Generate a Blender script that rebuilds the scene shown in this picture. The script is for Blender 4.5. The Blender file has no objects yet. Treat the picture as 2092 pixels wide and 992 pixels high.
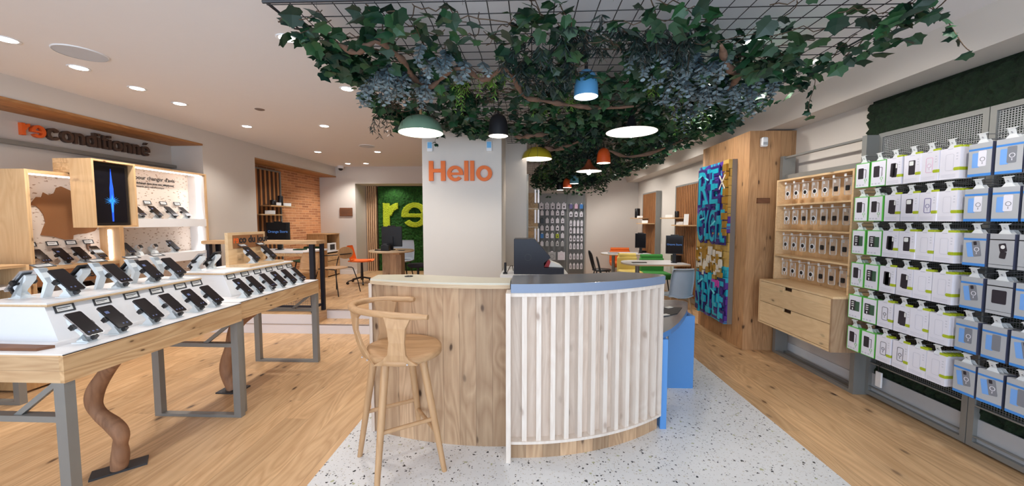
import bpy, bmesh, math, random
from mathutils import Vector, Matrix
random.seed(7)
PI = math.pi
C = bpy.context.scene.collection
SC = bpy.context.scene

# ------------------------------------------------------------ camera, world, exposure
cam_d = bpy.data.cameras.new('camera'); cam = bpy.data.objects.new('camera', cam_d); C.objects.link(cam)
cam_d.sensor_width = 36.0; cam_d.lens = 36.0 * 760 / 2092; cam_d.clip_start = 0.05; cam_d.clip_end = 60
cam.location = (0, 0, 1.54)
cam.rotation_euler = (PI/2 - math.atan(46/760), 0, math.atan(29/760))
SC.camera = cam
SC.view_settings.view_transform = 'Standard'; SC.view_settings.look = 'None'
SC.view_settings.gamma = 1; SC.view_settings.use_curve_mapping = False
SC.view_settings.exposure = 0.06
cy = SC.cycles
cy.use_denoising = True; cy.max_bounces = 7; cy.diffuse_bounces = 4; cy.glossy_bounces = 3
cy.transmission_bounces = 4; cy.transparent_max_bounces = 12; cy.sample_clamp_indirect = 4.0; cy.caustics_reflective = False; cy.caustics_refractive = False
w = bpy.data.worlds.new('world'); SC.world = w; w.use_nodes = True
w.node_tree.nodes['Background'].inputs[0].default_value = (0.62, 0.78, 1.0, 1)
w.node_tree.nodes['Background'].inputs[1].default_value = 0.8
def area(name, loc, rot, sx, sy, power, col):
    l = bpy.data.lights.new(name, 'AREA'); l.shape = 'RECTANGLE'; l.size = sx; l.size_y = sy; l.energy = power; l.color = col
    o = bpy.data.objects.new(name, l); C.objects.link(o); o.location = loc; o.rotation_euler = rot
    return o
# daylight entering through the open shop front behind the camera
area('shopfront_daylight', (-0.8, -2.45, 1.35), (PI/2, 0, 0), 7.4, 2.4, 205, (0.70, 0.84, 1.0))
DOWN = [(-3.63,2.54),(-3.70,3.02),(-3.72,3.5),(-3.75,3.97),(-3.75,4.94),(-3.84,6.8),(-2.7,4.96),(-1.66,2.6),(-1.72,3.59),(-3.96,8.2),(-3.55,8.2),(-2.74,6.84)]
RIGHT_DOWN = [(2.0,1.55),(1.60,2.78),(1.66,3.6),(1.72,4.8),(1.9,6.2),(1.9,7.6),(1.7,9.2),(0.9,9.2)]
def spot(name, loc, target, power, size=1.7, blend=0.6, col=(1,0.95,0.89), r=0.04):
    l = bpy.data.lights.new(name, 'SPOT'); l.energy = power; l.spot_size = size; l.spot_blend = blend; l.color = col; l.shadow_soft_size = r
    o = bpy.data.objects.new(name, l); C.objects.link(o); o.location = loc
    o.rotation_euler = (Vector(target) - Vector(loc)).to_track_quat('-Z', 'Y').to_euler()
    return o
for i, (x, y) in enumerate(DOWN):
    tx = x - (0.3 if x < -3 else 0)
    spot('downlight_beam', (x, y, 2.765), (tx, y + 0.05, 0), 40 if y < 6 else 44, 2.0)
for x, y in RIGHT_DOWN:
    spot('downlight_beam', (x, y, 2.765), (x + 1.1, y + 0.1, 0.8), 46 if y < 5 else 66, 2.1)

ADDED_FRONT_DOWN = [(-1.66,1.6),(-1.66,0.6),(-0.2,0.9),(0.6,0.9),(2.1,0.7),(-0.2,-0.6)]  # unseen downlights added to brighten the floor before the counter
for x, y in ADDED_FRONT_DOWN:
    spot('downlight_beam', (x, y, 2.765), (x, y + 0.2, 0), 14, 2.0)

for x in (-3.3,-2.2):
    spot('added_recess_spot', (x, 8.95, 2.39), (x, 9.33, 1.5), 16, 2.2, col=(1,0.95,0.88))  # hidden spots added in the recess ceiling to brighten the moss
spot('art_spotlight', (1.8,5.0,2.76), (2.5,5.1,1.7), 14, 1.2)

# ------------------------------------------------------------ colours and node helpers
def s2l(v):
    v /= 255.0
    return v/12.92 if v <= 0.04045 else ((v + 0.055)/1.055)**2.4
def rgb(r, g, b): return (s2l(r), s2l(g), s2l(b), 1)
def newmat(name):
    m = bpy.data.materials.new(name); m.use_nodes = True
    nt = m.node_tree; return m, nt, nt.nodes['Principled BSDF']
def N(nt, t, **k):
    n = nt.nodes.new(t)
    for a, v in k.items(): setattr(n, a, v)
    return n
def L(nt, a, b): nt.links.new(a, b)
def setin(nt, sock, v):
    if isinstance(v, bpy.types.NodeSocket): L(nt, v, sock)
    else: sock.default_value = v
def M_(nt, op, a, b=None, c=None):
    n = N(nt, 'ShaderNodeMath', operation=op)
    for i, v in enumerate((a, b, c)):
        if v is not None: setin(nt, n.inputs[i], v)
    return n.outputs[0]
def MIX(nt, f, a, b, mode='MIX'):
    n = N(nt, 'ShaderNodeMix', data_type='RGBA', blend_type=mode)
    setin(nt, n.inputs[0], f); setin(nt, n.inputs[6], a); setin(nt, n.inputs[7], b)
    return n.outputs[2]
def RAMP(nt, fac, stops):
    n = N(nt, 'ShaderNodeValToRGB'); e = n.color_ramp.elements
    e[0].position, e[0].color = stops[0]; e[1].position, e[1].color = stops[-1]
    for p, c in stops[1:-1]:
        k = e.new(p); k.color = c
    setin(nt, n.inputs[0], fac); return n.outputs[0]
def COORD(nt):
    t = N(nt, 'ShaderNodeTexCoord'); s = N(nt, 'ShaderNodeSeparateXYZ'); L(nt, t.outputs['Object'], s.inputs[0])
    return t.outputs['Object'], s.outputs
def COMB(nt, x, y, z):
    n = N(nt, 'ShaderNodeCombineXYZ')
    for i, v in enumerate((x, y, z)): setin(nt, n.inputs[i], v)
    return n.outputs[0]
def NOISE(nt, vec, scale, detail=3, rough=0.5, dist=0.0, out=0):
    n = N(nt, 'ShaderNodeTexNoise'); setin(nt, n.inputs['Vector'], vec)
    n.inputs['Scale'].default_value = scale; n.inputs['Detail'].default_value = detail
    n.inputs['Roughness'].default_value = rough; n.inputs['Distortion'].default_value = dist
    return n.outputs[out]
def BUMP(nt, b, h, strength=0.3, dist=0.01):
    n = N(nt, 'ShaderNodeBump'); n.inputs['Strength'].default_value = strength; n.inputs['Distance'].default_value = dist
    L(nt, h, n.inputs['Height']); L(nt, n.outputs[0], b.inputs['Normal'])
def paint(name, col, rough=0.6, metal=0.0, noise=0.04, coat=0.0):
    m, nt, b = newmat(name)
    o, _ = COORD(nt)
    n = NOISE(nt, o, 9, 4)
    d = tuple(max(0, c*(1 - noise*2)) for c in col[:3]) + (1,)
    L(nt, MIX(nt, n, col, d), b.inputs['Base Color'])
    b.inputs['Roughness'].default_value = rough; b.inputs['Metallic'].default_value = metal
    b.inputs['Coat Weight'].default_value = coat
    return m
def emit(name, col, strength):
    m, nt, b = newmat(name); b.inputs['Base Color'].default_value = col
    b.inputs['Emission Color'].default_value = col; b.inputs['Emission Strength'].default_value = strength
    return m
AX = {'X': 0, 'Y': 1, 'Z': 2}
def wood(name, light, dark, grain='Z', across='X', plank=0.11, knots=0.5, var=0.12, seam=0.5, ring=0.35, rough=0.55, knotcol=None, length=0.0, kscale=3.4, kgate=0.18):
    m, nt, b = newmat(name)
    _, s = COORD(nt)
    g = s[AX[grain]]
    if across == 'XY': a = M_(nt, 'ADD', s[0], s[1]); t = M_(nt, 'SUBTRACT', s[0], s[1])
    else: a = s[AX[across]]; t = s[[i for i in range(3) if i not in (AX[grain], AX[across])][0]]
    pf = M_(nt, 'DIVIDE', a, plank); pid = M_(nt, 'FLOOR', pf)
    wn = N(nt, 'ShaderNodeTexWhiteNoise', noise_dimensions='1D'); L(nt, pid, wn.inputs['W']); r = wn.outputs['Value']
    if length:
        k = M_(nt, 'FLOOR', M_(nt, 'DIVIDE', M_(nt, 'ADD', g, M_(nt, 'MULTIPLY', r, 9.3)), length))
        wn2 = N(nt, 'ShaderNodeTexWhiteNoise', noise_dimensions='2D'); L(nt, COMB(nt, pid, k, 0), wn2.inputs['Vector']); r = wn2.outputs['Value']
    off = M_(nt, 'MULTIPLY', r, 31.7)
    v = COMB(nt, a, M_(nt, 'ADD', M_(nt, 'MULTIPLY', g, 0.07), off), t)
    streak = NOISE(nt, v, 55, 4, 0.6)
    v2 = COMB(nt, a, M_(nt, 'ADD', M_(nt, 'MULTIPLY', g, 0.16), off), t)
    big = NOISE(nt, v2, 4.5, 2, 0.5, 0.6)
    rings = M_(nt, 'PINGPONG', M_(nt, 'MULTIPLY', big, 26), 1.0)
    f = M_(nt, 'ADD', M_(nt, 'MULTIPLY', streak, 0.75), M_(nt, 'MULTIPLY', rings, ring))
    f = M_(nt, 'SUBTRACT', f, 0.22)
    col = MIX(nt, f, light, dark)
    br = M_(nt, 'ADD', 1.0 - var, M_(nt, 'MULTIPLY', r, var*1.6))
    col = MIX(nt, 1.0, col, COMB(nt, br, br, br), 'MULTIPLY')
    if knots > 0:
        vo = N(nt, 'ShaderNodeTexVoronoi', voronoi_dimensions='2D'); vo.inputs['Scale'].default_value = kscale; vo.inputs['Randomness'].default_value = 1
        wob = NOISE(nt, v, 14, 2, 0.5, 0, 1)
        vk = COMB(nt, M_(nt, 'MULTIPLY', a, 1.6), M_(nt, 'ADD', M_(nt, 'MULTIPLY', g, 0.75), off), 0.0)
        L(nt, MIX(nt, 0.05, vk, wob), vo.inputs['Vector'])
        kf = RAMP(nt, vo.outputs['Distance'], [(0.0, (1,1,1,1)), (0.035, (0.9,0.9,0.9,1)), (0.075, (0.18,0.18,0.18,1)), (0.17, (0,0,0,1))])
        kcs = N(nt, 'ShaderNodeSeparateColor'); L(nt, vo.outputs['Color'], kcs.inputs[0])
        kf = M_(nt, 'MULTIPLY', kf, M_(nt, 'MULTIPLY', M_(nt, 'GREATER_THAN', kcs.outputs[0], kgate), M_(nt, 'ADD', 0.5, M_(nt, 'MULTIPLY', kcs.outputs[1], 0.8))))
        kc = knotcol or tuple(c*0.28 for c in dark[:3]) + (1,)
        col = MIX(nt, M_(nt, 'MULTIPLY', kf, knots), col, kc)
    if seam > 0:
        fr = M_(nt, 'FRACT', pf); e = M_(nt, 'MINIMUM', fr, M_(nt, 'SUBTRACT', 1.0, fr))
        sf = M_(nt, 'MULTIPLY', M_(nt, 'LESS_THAN', e, 0.0014/plank), seam)
        col = MIX(nt, sf, col, tuple(c*0.35 for c in dark[:3]) + (1,))
    L(nt, col, b.inputs['Base Color']); b.inputs['Roughness'].default_value = rough
    BUMP(nt, b, streak, 0.12, 0.004)
    return m

# ------------------------------------------------------------ materials
m_wall = paint('wall_plaster', rgb(212,204,196), 0.85, noise=0.01)
m_ceil = paint('ceiling_plaster', rgb(230,226,226), 0.9, noise=0.01)
m_white = paint('white_laminate', rgb(236,236,238), 0.35, noise=0.01)
m_white2 = paint('white_plastic', rgb(225,230,232), 0.4, noise=0.01)
m_riser = paint('riser_panel', rgb(222,220,226), 0.5, noise=0.01)
m_grey = paint('grey_metal', rgb(142,142,139), 0.45, 0.35, 0.05)
m_dgrey = paint('dark_grey_metal', rgb(66,68,72), 0.45, 0.3, 0.05)
m_black = paint('black_plastic', rgb(24,24,28), 0.35)
m_navy = paint('navy_metal', rgb(25,29,44), 0.45)
m_blkmetal = paint('black_metal', rgb(30,28,30), 0.4, 0.2)
m_orange = paint('orange_paint', rgb(228,106,14), 0.5)
m_orange2 = paint('orange_letter', rgb(240,104,38), 0.5)
m_brownlet = paint('brown_letter', rgb(88,66,54), 0.6)
m_blue = paint('blue_laminate', rgb(86,142,204), 0.4, noise=0.02)
m_bluetop = paint('grey_blue_top', rgb(106,110,118), 0.16, noise=0.03)
m_blueedge = paint('blue_edge', rgb(128,142,166), 0.35, noise=0.02)
m_cream = paint('cream_top', rgb(206,200,182), 0.35, noise=0.02)
m_ltblue = paint('light_blue_plastic', rgb(178,190,204), 0.5)
m_green = paint('green_fabric', rgb(58,140,60), 0.8)
m_dgreen = paint('dark_green_fabric', rgb(28,62,34), 0.8)
m_yellow = paint('yellow_fabric', rgb(240,212,120), 0.7)
m_orangef = paint('orange_fabric', rgb(242,112,34), 0.7)
m_leafL = None
m_oak = wood('oak', rgb(200,160,118), rgb(164,122,82), 'Z','X',0.6,0.0,0.03,0,0.3,0.5)
m_oakx = wood('oak_x', rgb(200,160,118), rgb(164,122,82), 'X','Y',0.6,0.0,0.03,0,0.3,0.5)
m_pinev = wood('pine_vertical', rgb(208,174,138), rgb(156,116,84), 'Z','X',0.112,0.9,0.34,0.6,0.42,0.6)
m_pinevy = wood('pine_vertical_y', rgb(204,158,112), rgb(150,104,66), 'Z','XY',0.12,0.95,0.34,0.7,0.36,0.6)
m_piney = wood('pine_along_y', rgb(226,190,144), rgb(176,130,84), 'Y','Z',0.068,0.9,0.14,0.4,0.5,0.55, kscale=6.5, kgate=0.25)
m_pinex = wood('pine_along_x', rgb(220,186,144), rgb(174,132,92), 'X','Z',0.068,0.8,0.14,0.35,0.4,0.55)
m_pinepale = wood('pale_pine', rgb(232,200,156), rgb(206,164,116), 'Y','Z',0.16,0.7,0.07,0.2,0.3,0.55)
m_pinepalez = wood('pale_pine_vertical', rgb(226,190,144), rgb(196,150,102), 'Z','Y',0.12,0.8,0.12,0.3,0.3,0.55, kscale=5.0)
m_limed = wood('limed_pine', rgb(234,222,210), rgb(212,192,176), 'Z','X',0.3,0.6,0.05,0.0,0.3,0.6, knotcol=rgb(150,120,100))
m_limedbk = wood('limed_pine_panel', rgb(224,206,190), rgb(190,166,148), 'Z','X',0.16,0.4,0.10,0.3,0.3,0.6)
m_ply = wood('plywood_edge', rgb(226,200,166), rgb(190,154,116), 'X','Z',0.01,0.0,0.12,0.5,0.2,0.6)
m_plyy = wood('plywood_edge_y', rgb(228,198,158), rgb(194,154,110), 'Y','Z',0.01,0.0,0.12,0.5,0.2,0.6)
m_soffit = wood('soffit_wood', rgb(196,142,88), rgb(140,92,52), 'Y','X',0.14,0.5,0.15,0.4,0.4,0.6)
m_slat = wood('slat_wood', rgb(186,128,78), rgb(150,94,54), 'Z','Y',0.3,0.1,0.05,0,0.3,0.6)
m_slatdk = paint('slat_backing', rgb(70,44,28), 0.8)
m_slatpale = wood('pale_slat', rgb(214,178,142), rgb(180,134,98), 'Z','X',0.3,0.2,0.05,0,0.3,0.6)
m_trunk = wood('trunk_wood', rgb(172,128,96), rgb(116,78,54), 'Z','X',0.5,0.2,0.1,0,0.4,0.7)
m_branch = wood('branch_bark', rgb(128,98,80), rgb(78,56,44), 'X','Y',0.5,0.2,0.1,0,0.4,0.8)
m_cab = wood('cabinet_wood', rgb(206,164,114), rgb(168,122,76), 'Z','X',0.2,0.3,0.1,0.2,0.3,0.6)
m_floor = wood('floor_oak', rgb(222,184,140), rgb(172,128,86), 'Y','X',0.185,0.9,0.15,0.5,0.4,0.38, knotcol=rgb(74,48,32), length=1.9, kscale=2.6, kgate=0.4)
m_sign = wood('sign_wood', rgb(128,84,56), rgb(92,56,36), 'X','Z',0.05,0.0,0.1,0.2,0.3,0.6)
m_card = paint('brown_card', rgb(150,100,60), 0.8)

def terrazzo():
    m, nt, b = newmat('terrazzo')
    o, _ = COORD(nt)
    base = MIX(nt, NOISE(nt, o, 3, 3), rgb(214,214,214), rgb(228,228,228))
    col = base
    for sc, thr, prob, c in ((70, 0.32, 0.60, rgb(196,190,176)), (52, 0.27, 0.66, rgb(34,38,44)), (85, 0.26, 0.70, rgb(120,116,110)), (32, 0.22, 0.84, rgb(40,46,50)), (30, 0.26, 0.88, rgb(176,178,146))):
        vo = N(nt, 'ShaderNodeTexVoronoi'); vo.inputs['Scale'].default_value = sc
        d = MIX(nt, 0.025, o, NOISE(nt, o, sc*1.7, 2, 0.5, 0, 1)); L(nt, d, vo.inputs['Vector'])
        cs = N(nt, 'ShaderNodeSeparateColor'); L(nt, vo.outputs['Color'], cs.inputs[0])
        size = M_(nt, 'MULTIPLY', cs.outputs[1], thr)
        f = M_(nt, 'MULTIPLY', M_(nt, 'LESS_THAN', vo.outputs['Distance'], M_(nt, 'ADD', size, 0.08)), M_(nt, 'GREATER_THAN', cs.outputs[0], prob))
        col = MIX(nt, f, col, c)
    L(nt, col, b.inputs['Base Color']); b.inputs['Roughness'].default_value = 0.32
    return m
m_terr = terrazzo()
def brick():
    m, nt, b = newmat('brick_slips')
    _, s = COORD(nt)
    n = N(nt, 'ShaderNodeTexBrick'); L(nt, COMB(nt, s[1], s[2], 0), n.inputs['Vector'])
    n.inputs['Color1'].default_value = rgb(210,146,100); n.inputs['Color2'].default_value = rgb(128,66,42); n.inputs['Mortar'].default_value = rgb(222,180,140)
    n.inputs['Scale'].default_value = 1; n.inputs['Mortar Size'].default_value = 0.006; n.inputs['Brick Width'].default_value = 0.24; n.inputs['Row Height'].default_value = 0.052; n.inputs['Bias'].default_value = -0.2
    col = MIX(nt, M_(nt, 'MULTIPLY', NOISE(nt, COMB(nt, s[0], s[1], s[2]), 14, 4), 0.5), n.outputs['Color'], rgb(226,160,110))
    L(nt, col, b.inputs['Base Color']); b.inputs['Roughness'].default_value = 0.85
    BUMP(nt, b, M_(nt, 'SUBTRACT', 1.0, n.outputs['Fac']), 0.5, 0.006)
    return m
m_brick = brick()
def specks():
    m, nt, b = newmat('speckled_board')
    _, s = COORD(nt)
    v = COMB(nt, 0, M_(nt, 'MULTIPLY', s[1], 0.5), s[2])
    vo = N(nt, 'ShaderNodeTexVoronoi'); vo.inputs['Scale'].default_value = 46; L(nt, MIX(nt, 0.03, v, NOISE(nt, v, 50, 2, 0.5, 0, 1)), vo.inputs['Vector'])
    cs = N(nt, 'ShaderNodeSeparateColor'); L(nt, vo.outputs['Color'], cs.inputs[0])
    f = M_(nt, 'MULTIPLY', M_(nt, 'LESS_THAN', vo.outputs['Distance'], 0.26), M_(nt, 'GREATER_THAN', cs.outputs[0], 0.55))
    col = MIX(nt, M_(nt, 'MULTIPLY', f, 0.75), rgb(226,212,200), rgb(150,116,88))
    L(nt, col, b.inputs['Base Color']); b.inputs['Roughness'].default_value = 0.8
    return m
m_specks = specks()
def moss(name, c1, c2, sc=40):
    m, nt, b = newmat(name)
    o, _ = COORD(nt)
    n = NOISE(nt, o, sc, 5, 0.7)
    L(nt, RAMP(nt, n, [(0.3, c2), (0.7, c1)]), b.inputs['Base Color']); b.inputs['Roughness'].default_value = 0.95
    BUMP(nt, b, n, 1.0, 0.02)
    return m
m_moss = moss('dark_moss', rgb(48,110,34), rgb(14,40,14), 26)
m_moss2 = moss('wall_moss', rgb(26,52,24), rgb(10,22,10))
m_lime = moss('lime_moss', rgb(226,238,60), rgb(150,176,30), 60)
def perforated(across, name='perforated_grey', hs=0.31, cc=rgb(150,152,152)):
    m, nt, b = newmat(name)
    _, s = COORD(nt)
    p = 0.0145
    def cell(v):
        return M_(nt, 'ABSOLUTE', M_(nt, 'SUBTRACT', M_(nt, 'FRACT', M_(nt, 'DIVIDE', v, p)), 0.5))
    hole = M_(nt, 'LESS_THAN', M_(nt, 'MAXIMUM', cell(s[AX[across]]), cell(s[2])), hs)
    b.inputs['Base Color'].default_value = cc; b.inputs['Roughness'].default_value = 0.5; b.inputs['Metallic'].default_value = 0.2
    L(nt, M_(nt, 'SUBTRACT', 1.0, hole), b.inputs['Alpha'])
    return m
m_perfY = perforated('Y'); m_perfYshade = perforated('Y', 'perforated_grey_shaded', 0.37, rgb(96,98,100)); m_perfX = perforated('X', 'perforated_grey_x')  # main sheet's darker grey holds the shade of the hanging packs
def leafmat(name, c1, c2, rough=0.45):
    m, nt, b = newmat(name)
    g = N(nt, 'ShaderNodeNewGeometry')
    col = MIX(nt, g.outputs['Random Per Island'], c1, c2)
    L(nt, col, b.inputs['Base Color']); b.inputs['Roughness'].default_value = rough
    return m
m_ivy = leafmat('ivy_leaf', rgb(38,84,44), rgb(17,44,36))
m_euc = leafmat('eucalyptus_leaf', rgb(140,164,176), rgb(88,112,122), 0.6)
m_willow = leafmat('dark_willow_leaf', rgb(28,52,46), rgb(16,30,30))
m_sprig = leafmat('bright_sprig_leaf', rgb(120,160,54), rgb(70,116,40))
m_stem = paint('stem_brown', rgb(84,66,50), 0.8)
def clear(name, alpha=0.25, col=(0.9,0.92,0.93,1), rough=0.1):
    m, nt, b = newmat(name); b.inputs['Base Color'].default_value = col; b.inputs['Roughness'].default_value = rough
    b.inputs['Alpha'].default_value = alpha
    return m
m_clear = clear('clear_plastic', 0.10); m_cleare = clear('clear_plastic_edge', 0.38)
m_tag = clear('clear_tag', 0.75, (0.9,0.92,0.93,1), 0.3)
m_glass = paint('phone_glass', rgb(16,17,24), 0.12, noise=0.0)
m_screen = emit('phone_icons', rgb(70,86,130), 0.25)
m_lamp = emit('downlight_glow', (1,0.95,0.88,1), 22)
m_led = emit('led_strip', (1,0.97,0.95,1), 9)
m_bulb = emit('bulb_glow', (1,0.93,0.82,1), 28)
m_shadein = emit('shade_inner_glow', (1,0.95,0.88,1), 0.9)  # bulb light on the shade insides put in as a weak glow
m_text = paint('black_print', rgb(40,38,40), 0.6)
m_chrome = paint('chrome', rgb(200,200,205), 0.2, 0.9)
m_paper = paint('white_card', rgb(232,232,230), 0.6, noise=0.01)
m_packw = paint('pack_white', rgb(226,224,234), 0.45, noise=0.01)
m_packg = paint('pack_green', rgb(96,190,78), 0.45)
m_packlime = paint('pack_lime', rgb(172,186,36), 0.45)
m_packlil = paint('pack_side_lilac', rgb(180,178,214), 0.5)
m_packgr = paint('pack_grey', rgb(178,180,184), 0.45)
m_packblue = paint('pack_blue', rgb(66,136,214), 0.45)
m_packdk = paint('pack_dark_side', rgb(66,70,92), 0.5)
m_ph_blue = paint('print_phone_blue', rgb(120,170,236), 0.4)
m_ph_dark = paint('print_case_dark', rgb(46,40,48), 0.5)
m_ph_grey = paint('print_case_grey', rgb(128,130,138), 0.5)
m_ph_pink = paint('print_case_pink', rgb(228,190,214), 0.5)
m_ph_vio = paint('print_case_violet', rgb(110,106,160), 0.5)
m_ph_line = paint('print_line', rgb(200,200,212), 0.5)
m_ph_teal = paint('print_photo_green', rgb(60,92,70), 0.5)

# ------------------------------------------------------------ mesh builder
class MB:
    def __init__(s): s.v = []; s.f = []; s.m = []; s.sm = []; s.T = Matrix()
    def add(s, vs, fs, m=0, smooth=False):
        b = len(s.v)
        for p in vs: s.v.append(tuple(s.T @ Vector(p)))
        for f in fs: s.f.append([b+i for i in f]); s.m.append(m); s.sm.append(smooth)
        return s
    def box(s, x0, x1, y0, y1, z0, z1, m=0):
        return s.add([(x0,y0,z0),(x1,y0,z0),(x1,y1,z0),(x0,y1,z0),(x0,y0,z1),(x1,y0,z1),(x1,y1,z1),(x0,y1,z1)],
                     [(0,3,2,1),(4,5,6,7),(0,1,5,4),(1,2,6,5),(2,3,7,6),(3,0,4,7)], m)
    def prism(s, pts, a, b, axis='Z', m=0, m_side=None):
        """pts: 2-D outline; axis Z: (x,y), X: (y,z), Y: (x,z)."""
        n = len(pts)
        def P(p, t): return {'Z': (p[0],p[1],t), 'X': (t,p[0],p[1]), 'Y': (p[0],t,p[1])}[axis]
        s.add([P(p,a) for p in pts] + [P(p,b) for p in pts], [list(range(n))[::-1], [n+i for i in range(n)]], m)
        s.add([P(p,a) for p in pts] + [P(p,b) for p in pts], [(i,(i+1)%n,n+(i+1)%n,n+i) for i in range(n)], m if m_side is None else m_side)
        return s
    def tube(s, path, r, n=8, m=0, caps=True):
        path = [Vector(p) for p in path]; k = len(path)
        rs = r if isinstance(r, (list, tuple)) else [r]*k
        up = None; rings = []
        for i, p in enumerate(path):
            d = (path[min(i+1,k-1)] - path[max(i-1,0)])
            if d.length < 1e-9: d = Vector((0,0,1))
            d.normalize()
            if up is None:
                up = Vector((0,0,1)) if abs(d.z) < 0.9 else Vector((1,0,0))
            u = d.cross(up)
            if u.length < 1e-6: u = d.cross(Vector((0,1,0)))
            u.normalize(); w = u.cross(d).normalized(); up = w
            rings.append([tuple(p + (u*math.cos(2*PI*j/n) + w*math.sin(2*PI*j/n))*rs[i]) for j in range(n)])
        vs = [q for rg in rings for q in rg]
        fs = [(i*n+j, i*n+(j+1)%n, (i+1)*n+(j+1)%n, (i+1)*n+j) for i in range(k-1) for j in range(n)]
        s.add(vs, fs, m, True)
        if caps:
            s.add(rings[0], [list(range(n))], m); s.add(rings[-1], [list(range(n))[::-1]], m)
        return s
    def bar(s, a, b, wx, wy, m=0):
        """rectangular bar from a to b"""
        a, b = Vector(a), Vector(b); d = (b-a).normalized()
        u = d.cross(Vector((0,1,0)) if abs(d.y) < 0.9 else Vector((1,0,0))).normalized(); w = d.cross(u)
        vs = [tuple(p + u*sx*wx/2 + w*sy*wy/2) for p in (a,b) for sx, sy in ((-1,-1),(1,-1),(1,1),(-1,1))]
        return s.add(vs, [(0,1,2,3),(7,6,5,4),(0,4,5,1),(1,5,6,2),(2,6,7,3),(3,7,4,0)], m)
    def lathe(s, prof, c=(0,0,0), n=24, m=0, close=False):
        cx, cy_, cz = c; k = len(prof)
        vs = [(cx + r*math.cos(2*PI*j/n), cy_ + r*math.sin(2*PI*j/n), cz + z) for r, z in prof for j in range(n)]
        fs = [(i*n+j, i*n+(j+1)%n, (i+1)*n+(j+1)%n, (i+1)*n+j) for i in range(k-1) for j in range(n)]
        s.add(vs, fs, m, True)
        return s
    def disc(s, c, r, n=24, m=0, ax='Z', t=0.004, ry=None):
        ry = ry or r
        pts = [(r*math.cos(2*PI*j/n), ry*math.sin(2*PI*j/n)) for j in range(n)]
        T0 = s.T.copy(); s.T = s.T @ Matrix.Translation(c); s.prism(pts, 0, t, ax, m); s.T = T0
        return s
    def mesh(s, me, T, m=0):
        b = len(s.v)
        TT = s.T @ T
        for v in me.vertices: s.v.append(tuple(TT @ v.co))
        for p in me.polygons: s.f.append([b+i for i in p.vertices]); s.m.append(m); s.sm.append(False)
        return s
    def build(s, name, mats, parent=None, bevel=0.0, local=False, origin=None, seg=2):
        if not isinstance(mats, (list, tuple)): mats = [mats]
        off = Vector((0,0,0))
        if not local:
            if parent is not None:
                q = parent
                while q is not None: off += q.location; q = q.parent
            elif origin is not None: off = Vector(origin)
            elif s.v:
                lo = [min(v[i] for v in s.v) for i in range(3)]; hi = [max(v[i] for v in s.v) for i in range(3)]
                off = Vector(((lo[0]+hi[0])/2, (lo[1]+hi[1])/2, lo[2]))
        me = bpy.data.meshes.new(name)
        me.from_pydata([tuple(Vector(v)-off) for v in s.v], [], s.f)
        for mt in mats: me.materials.append(mt)
        me.polygons.foreach_set('material_index', s.m); me.polygons.foreach_set('use_smooth', s.sm)
        me.update()
        o = bpy.data.objects.new(name, me); C.objects.link(o)
        if parent is not None: o.parent = parent
        else: o.location = off if not local else (0,0,0)
        if bevel > 0:
            bm = bmesh.new(); bm.from_mesh(me); bmesh.ops.remove_doubles(bm, verts=bm.verts, dist=1e-5)
            bmesh.ops.recalc_face_normals(bm, faces=bm.faces); bm.to_mesh(me); bm.free()
            md = o.modifiers.new('bevel', 'BEVEL'); md.width = bevel; md.segments = seg; md.limit_method = 'ANGLE'; md.angle_limit = 0.7
        return o
def tag(o, label, cat, group=None, kind=None):
    o['label'] = label; o['category'] = cat
    if group: o['group'] = group
    if kind: o['kind'] = kind
    return o
def thing(name, label, cat, loc=(0,0,0), rz=0, group=None):
    o = bpy.data.objects.new(name, None); C.objects.link(o); o.empty_display_size = 0.05
    o.location = loc; o.rotation_euler = (0,0,rz)
    return tag(o, label, cat, group)
def struct(o, label=None):
    o['kind'] = 'structure'
    if label: o['label'] = label
    return o
def copy_tree(o, parent=None):
    c = o.copy(); C.objects.link(c)
    if parent is not None: c.parent = parent
    for ch in list(o.children): copy_tree(ch, c)
    return c
def frame(origin, right, up=(0,0,1)):
    r = Vector(right).normalized(); u = Vector(up).normalized(); o = r.cross(u)
    m = Matrix((r, u, o)).transposed().to_4x4(); m.translation = Vector(origin); return m
def FL(x, y, z): return frame((x,y,z), (0,1,0))      # on a wall facing +X
def FR(x, y, z): return frame((x,y,z), (0,-1,0))     # on a wall facing -X
def FB(x, y, z): return frame((x,y,z), (1,0,0))      # on a wall facing -Y
_tc = {}
def text_mesh(t, size, depth=0.001, offset=0.0, align='LEFT', shear=0.0):
    k = (t, size, depth, offset, align)
    if k in _tc: return _tc[k]
    cu = bpy.data.curves.new('txt', 'FONT'); cu.body = t; cu.size = size; cu.extrude = depth; cu.offset = offset
    cu.align_x = align; cu.resolution_u = 3
    ob = bpy.data.objects.new('txt', cu); C.objects.link(ob)
    bpy.context.view_layer.update()
    me = bpy.data.meshes.new_from_object(ob.evaluated_get(bpy.context.evaluated_depsgraph_get()))
    bpy.data.objects.remove(ob); _tc[k] = me
    return me
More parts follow.
